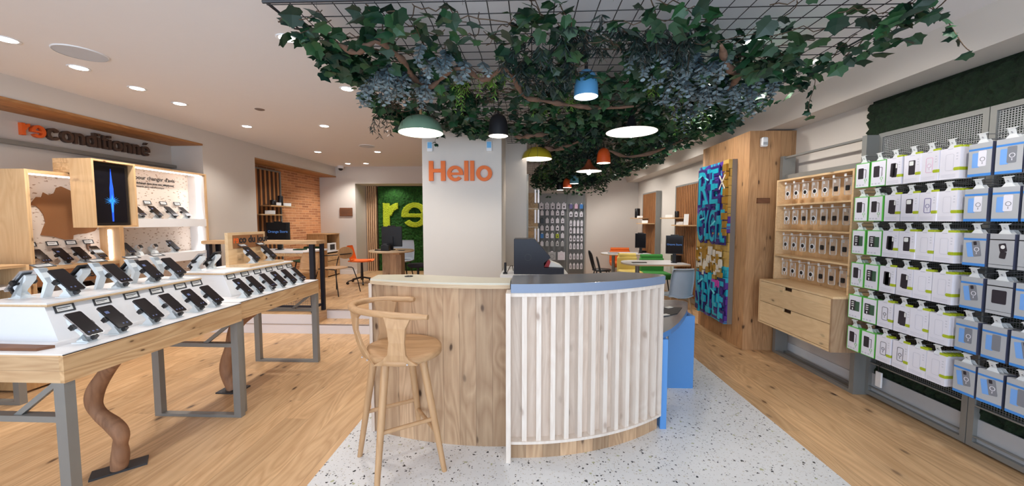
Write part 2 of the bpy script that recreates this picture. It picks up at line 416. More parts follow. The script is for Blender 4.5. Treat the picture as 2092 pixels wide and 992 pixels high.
# bold grotesque letters made of rings, bars and stems; x-height = 1
def ring_sector(mb, cx, cy_, rx, ry, sx, sy, a0, a1, d, n=28, m=0):
    full = abs(a1-a0) > 359.9
    pts = []
    for i in range(n+1):
        a = math.radians(a0 + (a1-a0)*i/n); ca, sa = math.cos(a), math.sin(a)
        pts.append(((cx+rx*ca, cy_+ry*sa), (cx+(rx-sx)*ca, cy_+(ry-sy)*sa)))
    vs = []; fs = []
    for (o, q) in pts: vs += [(o[0],o[1],d),(q[0],q[1],d),(o[0],o[1],0),(q[0],q[1],0)]
    for i in range(n):
        a, b = 4*i, 4*(i+1)
        fs += [(a,b,b+1,a+1),(a+2,a+3,b+3,b+2),(a,a+2,b+2,b),(a+1,b+1,b+3,a+3)]
    if not full: fs += [(0,1,3,2),(4*n,4*n+2,4*n+3,4*n+1)]
    mb.add(vs, fs, m)
_bk = [0]
def bx2(mb, x0, x1, y0, y1, d, m=0):
    _bk[0] += 1; mb.box(x0, x1, y0, y1, 0, d*(0.99, 0.98, 0.97)[_bk[0] % 3], m)
S = 0.27
def glyph(mb, ch, x, d, m=0):
    """adds glyph at x, returns advance"""
    if ch in 'oceéə' :
        w = 1.08
        cx = x + w/2
        if ch == 'o': ring_sector(mb, cx, .5, w/2, .53, S, .22, 0, 360, d, 40, m)
        elif ch == 'c': ring_sector(mb, cx, .5, w/2, .53, S, .22, 32, 328, d, 36, m)
        elif ch in 'eé':
            ring_sector(mb, cx, .5, w/2, .53, S, .21, 0, 322, d, 36, m); bx2(mb, cx-w/2+.1, cx+w/2, .40, .56, d, m)
            if ch == 'é': mb.prism([(cx-.12,1.15),(cx+.08,1.15),(cx+.32,1.42),(cx+.0,1.42)], 0, d, 'Z', m)
        else:   # mirrored e
            ring_sector(mb, cx, .5, w/2, .53, S, .21, 180, -142, d, 36, m); bx2(mb, cx-w/2, cx+w/2-.1, .40, .56, d, m)
        return w + .08
    if ch == 'n':
        bx2(mb, x, x+S, 0, 1.0, d, m); ring_sector(mb, x+.46, .58, .46, .45, S, .22, 0, 150, d, 18, m); bx2(mb, x+.92-S, x+.92, 0, .6, d, m); return 1.04
    if ch == 'r':
        bx2(mb, x, x+S, 0, 1.0, d, m); ring_sector(mb, x+.62, .42, .5, .6, .24, .27, 90, 172, d, 12, m); return .74
    if ch == 'd':
        ring_sector(mb, x+.5, .5, .5, .53, S, .22, 0, 360, d, 36, m); bx2(mb, x+1.0-S, x+1.0, 0, 1.36, d, m); return 1.12
    if ch == 'i': bx2(mb, x, x+S, 0, 1.0, d, m); bx2(mb, x, x+S, 1.13, 1.36, d, m); return S+.13
    if ch == 't': bx2(mb, x+.14, x+.14+S, .08, 1.3, d, m); bx2(mb, x, x+.6, .82, 1.0, d, m); bx2(mb, x+.2, x+.6, 0, .2, d, m); return .7
    if ch == 'l': bx2(mb, x, x+S, 0, 1.36, d, m); return S+.13
    if ch == 'H': bx2(mb, x, x+.3, 0, 1.36, d, m); bx2(mb, x+.82, x+1.12, 0, 1.36, d, m); bx2(mb, x+.2, x+.9, .58, .82, d, m); return 1.24
    return .5
def letters(word, M, height, depth, mat_names, name, parent=None, width=None):
    """each letter is a mesh of its own under parent"""
    tmp = MB(); adv = [glyph(tmp, ch, 0, 1) for ch in word]; tot = sum(adv)
    sx = width/tot if width else height
    x = 0; res = []
    for ch, a, mt in zip(word, adv, mat_names):
        mb = MB(); mb.T = M @ Matrix.Diagonal((sx, height, 1, 1)) @ Matrix.Translation((x,0,0))
        glyph(mb, ch, 0, depth); res.append(mb.build(name, mt, parent)); x += a
    return res
# ============================================================ THE ROOM
def sbox(name, mat, *b, label=None):
    return struct(MB().box(*b).build(name, mat), label)
sbox('floor', m_floor, -5.1, 3.2, -2.5, 10.6, -0.1, 0.0)
f2 = MB().box(-1.27, 1.89, -2.5, 9.6, 0.0, 0.004).build('floor_terrazzo', m_terr); struct(f2)
ce = MB().box(-5.1, 3.2, -2.5, 10.7, 2.8, 2.9).build('ceiling', m_ceil); struct(ce)
# left wall: header, pier, niches
mb = MB(); mb.box(-5.2,-4.5,-2.5,5.07,2.6,2.8); mb.box(-5.2,-4.95,-2.5,5.07,0,2.6); mb.box(-5.2,-4.5,5.07,6.07,0,2.8); mb.box(-5.2,-4.5,6.07,8.7,2.58,2.8); mb.box(-5.2,-4.92,6.07,8.7,0,2.58)
struct(mb.build('wall_left', m_wall))
sbox('trim_1', m_soffit, -4.95, -4.49, -2.5, 5.07, 2.575, 2.6)
sbox('trim_2', m_soffit, -4.92, -4.49, 6.07, 8.7, 2.555, 2.58)
sbox('wall_brick', m_brick, -4.92, -4.895, 6.07, 8.7, 0.26, 2.555)
# back wall with the recess for the moss panel, pier behind the counter, far wall
mb = MB(); mb.box(-5.1,-4.04,8.7,9.4,0,2.8); mb.box(-4.04,-1.0,8.7,9.4,2.405,2.8); mb.box(-4.04,-1.0,9.38,9.5,0,2.405)
mb.box(-1.0,0.005,5.0,10.6,0,2.8); mb.box(0.005,3.2,10.5,10.7,0,2.8)
struct(mb.build('wall_back', m_wall))
struct(MB().box(-1.176,-0.276,4.2,5.0,0,2.8).build('wall_column', m_wall, bevel=0.006))
# right wall and its soffit
sbox('wall_right', m_wall, 3.1, 3.25, -2.5, 10.6, 0, 2.8)
struct(MB().prism([(2.70,2.8),(2.79,2.59),(3.1,2.59),(3.1,2.8)], -2.5, 10.5, 'Y').build('wall_right_soffit', m_wall))
sbox('baseboard_right', m_white, 3.08, 3.1, -2.5, 4.46, 0, 0.11)
sbox('baseboard_back', m_white, -4.9, -4.04, 8.68, 8.7, 0.26, 0.36)
# timber clad pier
struct(MB().box(2.58,3.1,4.46,5.6,0,2.57).build('wall_timber_pier', [m_pinevy]))
# raised platform with a half step
mb = MB(); mb.box(-5.1,-2.87,4.9,5.2,0,0.26); mb.box(-5.1,-1.0,5.2,9.38,0,0.26)
struct(mb.build('floor_platform', m_floor))
sbox('floor_step', m_floor, -2.87, -1.0, 4.9, 5.2, 0, 0.13)
sbox('trim_3', m_riser, -4.95, -2.87, 4.885, 4.9, 0.0, 0.26)
sbox('trim_4', m_riser, -2.87, -1.0, 4.885, 4.9, 0.0, 0.118)
sbox('trim_5', m_riser, -2.87, -1.0, 5.19, 5.2, 0.13, 0.25)
sbox('trim_6', m_chrome, -4.95, -1.0, 4.88, 4.9, 0.125, 0.133)
sbox('trim_7', m_chrome, -2.87, -1.0, 5.185, 5.21, 0.25, 0.262)

# ceiling fittings
def downlight(x, y, i, label):
    t = thing('ceiling_downlight', label, 'ceiling light', (x,y,2.8), 0, 'recessed ceiling downlights')
    MB().lathe([(0.050,-0.001),(0.066,-0.007),(0.070,-0.004),(0.070,0)], (0,0,0), 28).build('trim_ring', m_white, t, local=True)
    MB().disc((0,0,-0.004), 0.050, 24).build('lens', m_lamp, t, local=True)
dl = ['recessed round downlight nearest the left edge of the photo','round downlight just beyond the large grey ceiling speaker','third round downlight along the left wall, above the orange sign letters','fourth round downlight along the left wall, before the brick niche','fifth round downlight along the left wall, above the pier between niches','round downlight above the end of the brick niche','round downlight left of the foliage, level with the wall pier','round downlight half hidden behind ivy at the near corner of the grid','round downlight glimpsed under the eucalyptus leaves','leftmost small downlight by the back wall','small downlight by the back wall, right of its neighbour','round downlight in front of the moss recess']
for i, (x, y) in enumerate(DOWN): downlight(x, y, i, dl[i])
for i, (x, y) in enumerate(ADDED_FRONT_DOWN): downlight(x, y, i, 'added unseen ceiling downlight above the shop front')
for i, (x, y) in enumerate(RIGHT_DOWN): downlight(x, y, i, 'recessed ceiling downlight above the foliage grid on the right side')
def ceiling_speaker(x, y, r, label):
    t = thing('ceiling_speaker', label, 'speaker', (x,y,2.8), 0)
    MB().lathe([(r,0),(r,-0.006),(r-0.006,-0.008)], (0,0,0), 40).build('rim', m_white, t, local=True)
    MB().disc((0,0,-0.006), r-0.005, 40).build('grille', paint('speaker_grille', rgb(196,200,208), 0.8), t, local=True)
ceiling_speaker(-3.36, 2.76, 0.15, 'large round pale grey speaker set in the ceiling')
ceiling_speaker(-2.7, 6.3, 0.13, 'round white speaker in the ceiling near the foliage')
tag(MB().lathe([(0,-0.012),(0.03,-0.01),(0.05,-0.002),(0.05,0)], (-3.03,4.2,2.8), 20).build('smoke_detector', paint('brown_plastic', rgb(120,100,90), 0.6)), 'small dark round detector on the ceiling', 'detector')
t = thing('dome_camera', 'white dome security camera with dark lens under the back of the ceiling', 'camera', (-4.3,8.55,2.8))
MB().lathe([(0.07,0),(0.07,-0.05),(0.055,-0.06)], n=20).build('housing', m_white, t, local=True)
MB().lathe([(0.05,-0.055),(0.045,-0.085),(0.025,-0.105),(0,-0.11)], n=20).build('dome', m_black, t, local=True)

# ============================================================ COUNTER
def arc(cx, cy_, R, x0, x1, n=24):
    a0 = math.acos((x0-cx)/R); a1 = math.acos((x1-cx)/R)
    return [(cx + R*math.cos(a0+(a1-a0)*i/n), cy_ - R*math.sin(a0+(a1-a0)*i/n)) for i in range(n+1)]
LA = lambda dR: arc(-0.261, 4.732, 2.292+dR, -1.10, -0.105)
RA = lambda dR, x0=-0.105, x1=0.985, n=24: arc(-0.107, 4.028, 1.724+dR, x0, x1, n)
ctr = thing('reception_counter', 'curved timber counter with cream top on the left and grey blue top on the right', 'counter', (0,2.6,0))
backL = [(-0.105,2.63),(-0.35,2.66),(-0.85,2.78),(-1.10,2.75)]
MB().prism(LA(0) + backL, 0.0, 1.094, m=0).build('timber_panel', m_pinev, ctr)
MB().prism(LA(0.035) + [(-0.105,2.64),(-0.35,2.67),(-0.85,2.79),(-1.125,2.76)], 1.094, 1.118).build('plywood_edge', m_ply, ctr)
MB().prism(LA(0.03) + [(-0.105,2.64),(-0.35,2.67),(-0.85,2.79),(-1.12,2.76)], 1.118, 1.130).build('cream_top', m_cream, ctr)
MB().box(-1.122,-1.100,2.585,2.76,0.0,1.094).build('end_panel', m_limedbk, ctr)
MB().box(-0.125,-0.095,2.27,2.62,0.0,1.09).build('divider_panel', m_limed, ctr)
MB().lathe([(0.03,0.0),(0.03,0.004),(0.018,0.004),(0.018,0.001),(0,0.001)], (-0.86,2.68,1.130), 20).build('cable_grommet', m_black, ctr)
backR = [(0.97,2.76),(0.72,2.86),(0.46,2.74),(-0.095,2.64)]
rb = MB().prism(RA(-0.045,-0.095,0.95) + backR, 0.0, 1.06).build('slatted_front', m_limedbk, ctr)
MB().prism(RA(-0.02,-0.095,0.97) + RA(-0.05,-0.095,0.97)[::-1], 0.0, 0.112).build('kick_panel', m_pinev, rb)
MB().prism(RA(0.012,-0.095,0.99) + RA(-0.05,-0.095,0.98)[::-1], 0.112, 0.130).build('bottom_ledge', m_limed, rb)
MB().prism(RA(0.012,-0.095,0.99) + RA(-0.05,-0.095,0.98)[::-1], 1.065, 1.09).build('top_ledge', m_limed, rb)
# slats standing on the ledge
cx0, cy0, R0 = -0.107, 4.028, 1.724
a_s, a_e = math.acos((-0.06-cx0)/R0), math.acos((0.955-cx0)/R0)
for i in range(12):
    a = a_s + (a_e-a_s)*(i+0.55)/12.0
    px_, py_ = cx0 + (R0-0.022)*math.cos(a), cy0 - (R0-0.022)*math.sin(a)
    s_ = MB(); s_.T = Matrix.Translation((px_,py_,0)) @ Matrix.Rotation(-a + PI/2, 4, 'Z'); s_.box(-0.0155,0.0155,-0.026,0.024,0.130,1.065)
    s_.build('slat', m_limed, rb)
a = math.acos((0.975-cx0)/R0)
s_ = MB(); s_.T = Matrix.Translation((cx0+(R0-0.018)*math.cos(a), cy0-(R0-0.018)*math.sin(a),0)) @ Matrix.Rotation(-a+PI/2,4,'Z'); s_.box(-0.012,0.012,-0.028,0.03,0.112,1.09); s_.build('end_upright', m_limed, rb)
MB().prism(RA(0.02,-0.095,0.995) + [(1.0,2.74),(0.72,2.88),(0.46,2.76),(-0.095,2.66)], 1.09, 1.147, m=0, m_side=1).build('blue_top', [m_bluetop, m_blueedge], ctr, bevel=0.002)

# lower blue desk on the right
dk = thing('low_blue_desk', 'low blue curved desk joined to the right end of the counter', 'desk', (1.2,3.0,0))
outer = [(0.985,2.70),(1.10,2.82),(1.23,3.0),(1.37,3.23),(1.49,3.45),(1.58,3.66),(1.63,3.78),(1.61,3.84),(1.55,3.87),(0.9,3.87),(0.88,2.95)]
MB().prism(outer, 0.675, 0.72, m=0, m_side=1).build('desk_top', [m_bluetop, m_blue], dk, bevel=0.003)
MB().box(0.99,1.035,2.70,3.1,0,0.675).build('end_panel', m_blue, dk)
MB().box(1.30,1.53,3.385,3.41,0,0.675).build('front_panel', m_blue, dk)
MB().box(1.50,1.53,3.41,3.84,0,0.675).build('side_panel', m_blue, dk)
tag(MB().prism([(1.08,3.12),(1.33,3.28),(1.46,3.50),(1.20,3.56)],0.72,0.726).build('desk_mat', m_dgrey), 'dark mat lying on the low blue desk', 'mat')
for k, (x, y, rz) in enumerate(((1.20,3.22,0.4),(1.34,3.50,0.5))):
    b = MB(); b.T = Matrix.Translation((x,y,0.726)) @ Matrix.Rotation(rz,4,'Z'); b.box(-0.035,0.035,-0.022,0.022,0,0.003)
    tag(b.build('card', m_paper), ['small white card on the desk mat, nearer the counter','small white card at the far edge of the desk mat'][k], 'card')

# white desk behind with the navy printer box
wd = thing('staff_desk', 'white staff desk with rounded corner behind the counter, against the column', 'desk', (0.1,4.1,0))
pts = [(-0.27,3.83)] + [(0.26+0.19*math.cos(math.radians(a)), 4.02+0.19*math.sin(math.radians(a))) for a in range(-90,1,15)] + [(0.45,4.62),(-0.27,4.62)]
MB().prism(pts, 0.945, 0.97).build('desk_top', m_white, wd)
MB().box(-0.2,0.38,4.0,4.5,0,0.945).build('base_cabinet', m_white, wd)
nb = thing('checkout_printer_box', 'dark navy box with sloping top and round emblem on the staff desk', 'machine', (0.13,4.05,0.97))
MB().prism([(-0.13,0.97),(-0.13,1.345),(0.09,1.345),(0.26,1.15),(0.24,1.13),(0.19,1.09),(0.19,1.04),(0.40,1.04),(0.40,0.97)], 3.92, 4.2, 'Y').build('housing', m_navy, nb, bevel=0.004)
e_ = MB(); ring_sector(e_, 0,0,0.032,0.032,0.004,0.004,0,360,0.003,28); 
e_.T = Matrix(); e2 = MB(); e2.T = frame((0.02,3.92,1.15),(1,0,0)); ring_sector(e2,0,0,0.035,0.035,0.003,0.003,0,360,0.002,30); e2.build('round_emblem', m_dgrey, nb)
MB().prism([(0.19,1.045),(0.23,1.12),(0.26,1.10),(0.24,1.045)], 3.95, 4.16, 'Y').build('red_tray', paint('red_plastic', rgb(160,36,44), 0.5), nb)
MB().prism([(0.24,1.045),(0.26,1.105),(0.37,1.06),(0.39,1.042)], 3.96, 4.15, 'Y').build('paper_slot', m_paper, nb)
sc_ = thing('barcode_scanner', 'small black scanner on its stand left of the navy box', 'scanner', (-0.22,3.96,0.97))
MB().box(-0.245,-0.2,3.93,3.99,0.97,0.985).build('base', m_black, sc_)
MB().box(-0.235,-0.21,3.945,3.975,0.985,1.09).build('body', m_black, sc_, bevel=0.004)
MB().tube([(-0.2,3.98,0.99),(-0.17,4.0,1.05),(-0.15,4.03,1.05),(-0.14,4.06,0.99)], 0.004).build('cable', m_stem, sc_)

# Hello letters and two small tags on the column
hl = thing('hello_sign', 'orange block letters reading Hello on the white column', 'sign', (-0.735,4.2,1.98))
letters('Hello', FB(-1.093,4.199,1.984), 0.162, 0.028, [m_orange]*5, 'letter', hl, 0.725)
for k, x in enumerate((-1.08,-0.415)):
    t = thing('wifi_sensor', ['small white and blue plaque high on the left of the column','small white and blue plaque high on the right of the column'][k], 'sensor', (x,4.2,2.31))
    MB().box(x-0.032,x+0.032,4.175,4.2,2.31,2.42).build('case', m_white, t, bevel=0.006)
    MB().box(x-0.024,x+0.024,4.172,4.176,2.345,2.41).build('blue_label', paint('blue_label', rgb(120,190,240), 0.5), t)

# ============================================================ BAR STOOL
st = thing('bar_stool', 'oak bar stool with curved back rail in front of the counter', 'bar stool', (-0.79,2.23,0))
legs = [((-1.084,2.304,0),(-0.945,2.265,0.75)), ((-0.836,1.965,0),(-0.812,2.085,0.76)), ((-0.499,2.184,0),(-0.640,2.20,0.75)), ((-0.745,2.532,0),(-0.765,2.375,0.75))]
for a, b in legs: MB().tube([a, (Vector(a)+Vector(b))/2, b], [0.0155,0.021,0.024], 14).build('leg', m_oak, st)
def onleg(i, z):
    a, b = map(Vector, legs[i]); return a + (b-a)*(z/b.z)
for i, j, z in ((1,2,0.33),(0,3,0.31),(2,3,0.24)): MB().tube([onleg(i,z), onleg(j,z)], 0.0125, 12).build('stretcher', m_oakx, st)
# saddle seat
ctrl = [(-0.985,2.30),(-0.955,2.16),(-0.86,2.03),(-0.74,1.985),(-0.62,2.01),(-0.53,2.14),(-0.53,2.28),(-0.60,2.41),(-0.73,2.475),(-0.87,2.46)]
def closed_spline(p, n=6):
    out = []; k = len(p)
    for i in range(k):
        p0,p1,p2,p3 = [Vector(p[(i+q-1)%k]) for q in range(4)]
        for j in range(n):
            t_ = j/n
            out.append(0.5*((2*p1)+(-p0+p2)*t_+(2*p0-5*p1+4*p2-p3)*t_*t_+(-p0+3*p1-3*p2+p3)*t_**3))
    return out
def open_spline(p, n=6):
    out = []; p = [Vector(q) for q in p]; p = [p[0]*2-p[1]] + p + [p[-1]*2-p[-2]]
    for i in range(1, len(p)-2):
        p0,p1,p2,p3 = p[i-1:i+3]
        for j in range(n):
            t_ = j/n
            out.append(0.5*((2*p1)+(-p0+p2)*t_+(2*p0-5*p1+4*p2-p3)*t_*t_+(-p0+3*p1-3*p2+p3)*t_**3))
    out.append(p[-2]); return out
ol = closed_spline(ctrl); cxs, cys = -0.755, 2.235
mb = MB(); rings_ = [0.0,0.25,0.5,0.75,0.92,1.0]; nn = len(ol); vs = []; 
for q in rings_:
    for p in ol:
        dx, dy = (p.x-cxs)*q, (p.y-cys)*q
        vs.append((cxs+dx, cys+dy, 0.772 - 0.022*(1-q*q) + (-0.012 if q == 1 else 0)))
for q in (1.0,0.9,0.0):
    for p in ol: vs.append((cxs+(p.x-cxs)*q, cys+(p.y-cys)*q, 0.735 - (0.012 if q < 1 else 0)))
K = len(rings_)+3
mb.add(vs, [(i*nn+j, i*nn+(j+1)%nn, (i+1)*nn+(j+1)%nn, (i+1)*nn+j) for i in range(K-1) for j in range(nn)], 0, True)
mb.build('seat', m_oakx, st)
rail = open_spline([(-0.53,1.965,1.018),(-0.72,1.995,1.018),(-0.90,2.06,1.016),(-1.03,2.155,1.014),(-1.085,2.27,1.014),(-1.05,2.37,1.016),(-0.94,2.42,1.018),(-0.80,2.42,1.018),(-0.74,2.41,1.018)], 6)
mb = MB(); vs = []; n = len(rail); prof = [(-0.017,-0.006),(-0.012,-0.016),(0.0,-0.019),(0.012,-0.016),(0.017,-0.006),(0.017,0.006),(0.011,0.015),(0,0.018),(-0.011,0.015),(-0.017,0.006)]
for i, p in enumerate(rail):
    d = (rail[min(i+1,n-1)] - rail[max(i-1,0)]).normalized(); u = Vector((d.y,-d.x,0)).normalized()
    e_ = 1.0 if 1 < i < n-2 else 0.75
    for a, b in prof: vs.append(tuple(p + u*a*e_*1.25 + Vector((0,0,b*e_))))
k = len(prof)
mb.add(vs, [(i*k+j, i*k+(j+1)%k, (i+1)*k+(j+1)%k, (i+1)*k+j) for i in range(n-1) for j in range(k)] + [], 0, True)
mb.add(vs[:k], [list(range(k))]); mb.add(vs[-k:], [list(range(k))])
mb.build('back_rail', m_oakx, st)
def splat(rows, name='splat', t_=0.020):
    """rows of (left point, right point) from bottom to top, given thickness"""
    mb = MB(); vs = []
    for a, b in rows:
        a, b = Vector(a), Vector(b); d = (b-a).normalized(); nrm = Vector((d.y,-d.x,0)).normalized()*t_/2
        vs += [tuple(a-nrm), tuple(b-nrm), tuple(b+nrm), tuple(a+nrm)]
    fs = [(4*i+j, 4*i+(j+1)%4, 4*i+4+(j+1)%4, 4*i+4+j) for i in range(len(rows)-1) for j in range(4)] + [(0,1,2,3), tuple(4*(len(rows)-1)+j for j in range(4))]
    mb.add(vs, fs); return mb.build(name, m_oak, st, bevel=0.004)
# wide splat on the near side
splat([((-0.86,2.015,0.725),(-0.60,2.005,0.735)), ((-0.80,1.998,0.765),(-0.645,1.992,0.77)), ((-0.765,1.988,0.80),(-0.66,1.984,0.80)), ((-0.755,1.984,0.87),(-0.662,1.975,0.87)), ((-0.765,1.988,0.95),(-0.655,1.972,0.95)), ((-0.79,2.005,1.01),(-0.625,1.975,1.01))])
# slender curved arm post on the near left
splat([((-0.965,2.15,0.728),(-0.85,2.035,0.722)), ((-0.985,2.15,0.765),(-0.905,2.075,0.755)), ((-1.015,2.165,0.82),(-0.965,2.12,0.81)), ((-1.04,2.18,0.89),(-1.002,2.14,0.89)), ((-1.06,2.20,0.96),(-1.00,2.145,0.965)), ((-1.078,2.225,1.01),(-0.95,2.10,1.01))])
# splat on the far side
splat([((-0.98,2.36,0.735),(-0.82,2.46,0.735)), ((-0.965,2.375,0.80),(-0.87,2.435,0.80)), ((-0.975,2.385,0.90),(-0.89,2.43,0.90)), ((-1.00,2.385,1.01),(-0.86,2.425,1.01))])
for x, y in ((-0.955,2.105),(-0.905,2.06),(-0.655,2.0)):
    MB().lathe([(0,-0.001),(0.006,0),(0.006,0.002),(0,0.002)], (0,0,0), 12).T
    b = MB(); b.T = frame((x,y-0.012,0.745),(1,0,0)); b.disc((0,0,0),0.005,12,t=0.004); b.build('screw_head', m_chrome, st)
# ============================================================ DISPLAY TABLES
def display_table(x0, y0, y1, label, near):
    t = thing('display_table', label, 'display table', ((x0-0.5),(y0+y1)/2,0), 0, 'phone display tables')
    xb = -2.95
    MB().box(xb,x0,y0,y1,0.893,0.900).build('table_top', m_white, t)
    MB().box(x0-0.022,x0,y0,y1,0.757,0.893).build('apron', m_piney, t); MB().box(xb,xb+0.022,y0,y1,0.757,0.893).build('apron', m_piney, t)
    MB().box(xb+0.022,x0-0.022,y0,y0+0.022,0.757,0.893).build('end_apron', m_pinex, t); MB().box(xb+0.022,x0-0.022,y1-0.022,y1,0.757,0.893).build('end_apron', m_pinex, t)
    MB().box(x0-0.003,x0+0.0012,y0,y1,0.8915,0.8955).build('dark_edge_strip', m_black, t)
    MB().box(xb+0.03,x0-0.03,y0+0.03,y1-0.03,0.86,0.893).build('underboard', m_cab, t)
    ends = [y1-0.045] + ([y0+0.0] if near else [])
    for yy in ends:
        f = MB(); X1 = x0-0.005; X0 = x0-0.705; w_ = 0.055; d = 0.045
        f.box(X1-w_,X1,yy-0.0,yy+d,0,0.757); f.box(X0,X0+w_,yy,yy+d,0,0.575); f.box(X0+w_,X1-w_,yy,yy+d,0,0.022)
        f.box(X0,X1-w_,yy,yy+d,0.56,0.59)
        f.bar((X1-0.28,yy+0.022,0.58),(X1-0.06,yy+0.022,0.75),0.025,0.02)
        f.build('metal_leg_frame', m_grey, t)
    return t
T1 = display_table(-2.22, 1.665, 2.785, 'near display table with timber apron and white top at the left', True)
T2 = display_table(-2.255, 2.80, 3.925, 'far display table with timber apron, next to the raised platform', False)
# the double post where T2 begins
b = MB(); b.box(-2.315,-2.26,2.805,2.85,0,0.757); b.build('metal_leg_frame', m_grey, T2)
# the driftwood support with its base plate
tr = thing('driftwood_support', 'S-shaped driftwood trunk on a steel plate under the near display table', 'support', (-2.51,2.12,0))
path = open_spline([(-2.514,2.12,0.012),(-2.50,2.12,0.10),(-2.498,2.12,0.16),(-2.487,2.12,0.225),(-2.53,2.12,0.285),(-2.61,2.12,0.35),(-2.648,2.12,0.42),(-2.628,2.12,0.51),(-2.545,2.12,0.63),(-2.44,2.12,0.76)], 5)
rr = [0.040 + 0.004*math.sin(i*0.42) for i in range(len(path))]
MB().tube(path, rr, 14).build('trunk', m_trunk, tr)
b = MB(); b.T = Matrix.Translation((-2.52,2.13,0)) @ Matrix.Rotation(0.75,4,'Z'); b.box(-0.125,0.125,-0.055,0.055,0,0.012); b.build('base_plate', m_dgrey, tr)
tr2 = thing('driftwood_support', 'driftwood prop seen under the start of the far display table', 'support', (-2.75,3.15,0))
MB().tube(open_spline([(-2.66,3.2,0.01),(-2.72,3.2,0.2),(-2.66,3.2,0.4),(-2.6,3.2,0.6),(-2.42,3.2,0.756)],5), 0.05, 12).build('trunk', m_trunk, tr2)
MB().box(-2.76,-2.56,3.12,3.28,0,0.012).build('base_plate', m_dgrey, tr2)
def riser(y0, y1, label):
    t = thing('display_riser', label, 'display riser', (-2.72,(y0+y1)/2,0.9), 0, 'white risers on the display tables')
    MB().prism([(-2.47,0.9),(-2.535,1.085),(-2.88,1.085),(-2.935,0.9)], y0, y1, 'Y').build('white_body', m_white, t)
    MB().box(-2.905,-2.515,y0-0.004,y1+0.004,1.085,1.098).build('plywood_edge', m_plyy, t)
    MB().box(-2.905,-2.515,y0-0.004,y1+0.004,1.098,1.106).build('deck', m_white, t)
riser(1.84, 2.765, 'low white riser with plywood edged deck on the near table')
riser(3.0, 3.90, 'low white riser with plywood edged deck on the far table')
tag(MB().prism([(-2.92,1.70),(-2.40,1.70),(-2.37,1.75),(-2.92,1.77)],0.9,0.914).build('wooden_tray', m_sign), 'flat brown wooden board at the near end of the white table top', 'board')

# ---- stand and phone prototypes; local: u = outwards (+x), z up, slope faces +x
def make_stand():
    t = thing('phone_stand', 'x', 'phone stand', (0,0,0))
    MB().prism([(-0.005,0),(0.055,0),(0.058,0.006),(0.03,0.012),(0.012,0.045),(-0.045,0.100),(-0.052,0.125),(-0.038,0.132),(0.04,0.060),(0.03,0.045),(0.02,0.02),(-0.005,0.012)][::-1], -0.022, 0.022, 'Y').build('pedestal', m_white2, t, local=True)
    MB().prism([(-0.02,0),(0.06,0),(0.06,0.004),(-0.02,0.004)], -0.032, 0.032, 'Y').build('base', m_white2, t, local=True)
    c = MB(); T = Matrix.Translation((0.004,0,0.085)) @ Matrix.Rotation(math.radians(44),4,'Y'); c.T = T   # local x runs down the slope
    for s_ in (-1,1):
        c.box(-0.012,0.006,s_*0.045-0.012*(s_<0)+0.0,s_*0.045+0.012*(s_>0),-0.012,0.016) if False else None
        c.box(-0.014,0.008,min(s_*0.034,s_*0.050),max(s_*0.034,s_*0.050),-0.010,0.014)
    c.box(0.078,0.094,-0.010,0.010,-0.010,0.014); c.box(-0.012,0.090,-0.004,0.004,-0.010,-0.004); c.box(-0.010,0.004,-0.045,0.045,-0.010,-0.004)
    c.build('clamp', m_blkmetal, t, local=True)
    return t
def make_phone(k):
    """phone lying on the slope, origin at its centre on the stand"""
    t = thing('smartphone', 'x', 'smartphone', (0,0,0))
    R = Matrix.Rotation(math.radians(44),4,'Y')
    def rr_(hx, hy, r, n=4):
        o = []
        for (sx, sy, a0) in ((1,1,0),(-1,1,90),(-1,-1,180),(1,-1,270)):
            for i in range(n+1):
                a = math.radians(a0+90*i/n); o.append((sx*(hx-r)+r*math.cos(a), sy*(hy-r)+r*math.sin(a)))
        return o
    b = MB(); b.T = R; b.prism(rr_(0.083,0.0395,0.009), 0.000, 0.008); b.build('body', [m_chrome,m_blkmetal,m_black][k%3], t, local=True)
    b = MB(); b.T = R; b.prism(rr_(0.081,0.038,0.008), 0.008, 0.0086); sc = b.build('screen', m_glass, t, local=True)
    b = MB(); b.T = R
    rnd = random.Random(k)
    for (x, y, w_, h) in ((-0.045,-0.018,0.018,0.02),(-0.02,0.005,0.012,0.03),(0.055,-0.02,0.008,0.008),(0.055,0.0,0.008,0.008),(0.055,0.02,0.008,0.008)):
        if rnd.random() < 0.7: b.box(x,x+w_,y-h/2,y+h/2,0.0086,0.0089)
    if b.v: b.build('screen_icons', m_screen, sc, local=True)
    return t
stand0 = make_stand(); phones0 = [make_phone(k) for k in range(3)]
used = set()
def inst(proto, loc, rz, label, group=None, cat=None):
    if proto.name in used: o = copy_tree(proto)
    else: used.add(proto.name); o = proto
    o.location = loc; o.rotation_euler = (0,0,rz); o['label'] = label
    if group: o['group'] = group
    return o
def phone_spot(x, y, z, rz, where, k, gs, gp, phone=True):
    inst(stand0, (x,y,z), rz, 'white stand under the ' + where, gs)
    o = Vector((0.004,0,0.085)); nrm = Vector((math.sin(math.radians(44)),0,math.cos(math.radians(44))))
    p = Matrix.Rotation(rz,3,'Z') @ (o + nrm*0.0125 + Vector((0.0,0,0.0)))
    inst(phones0[k%3], (x+p.x,y+p.y,z+p.z), rz, where, gp)
ordn = ['first','second','third','fourth','fifth','sixth']
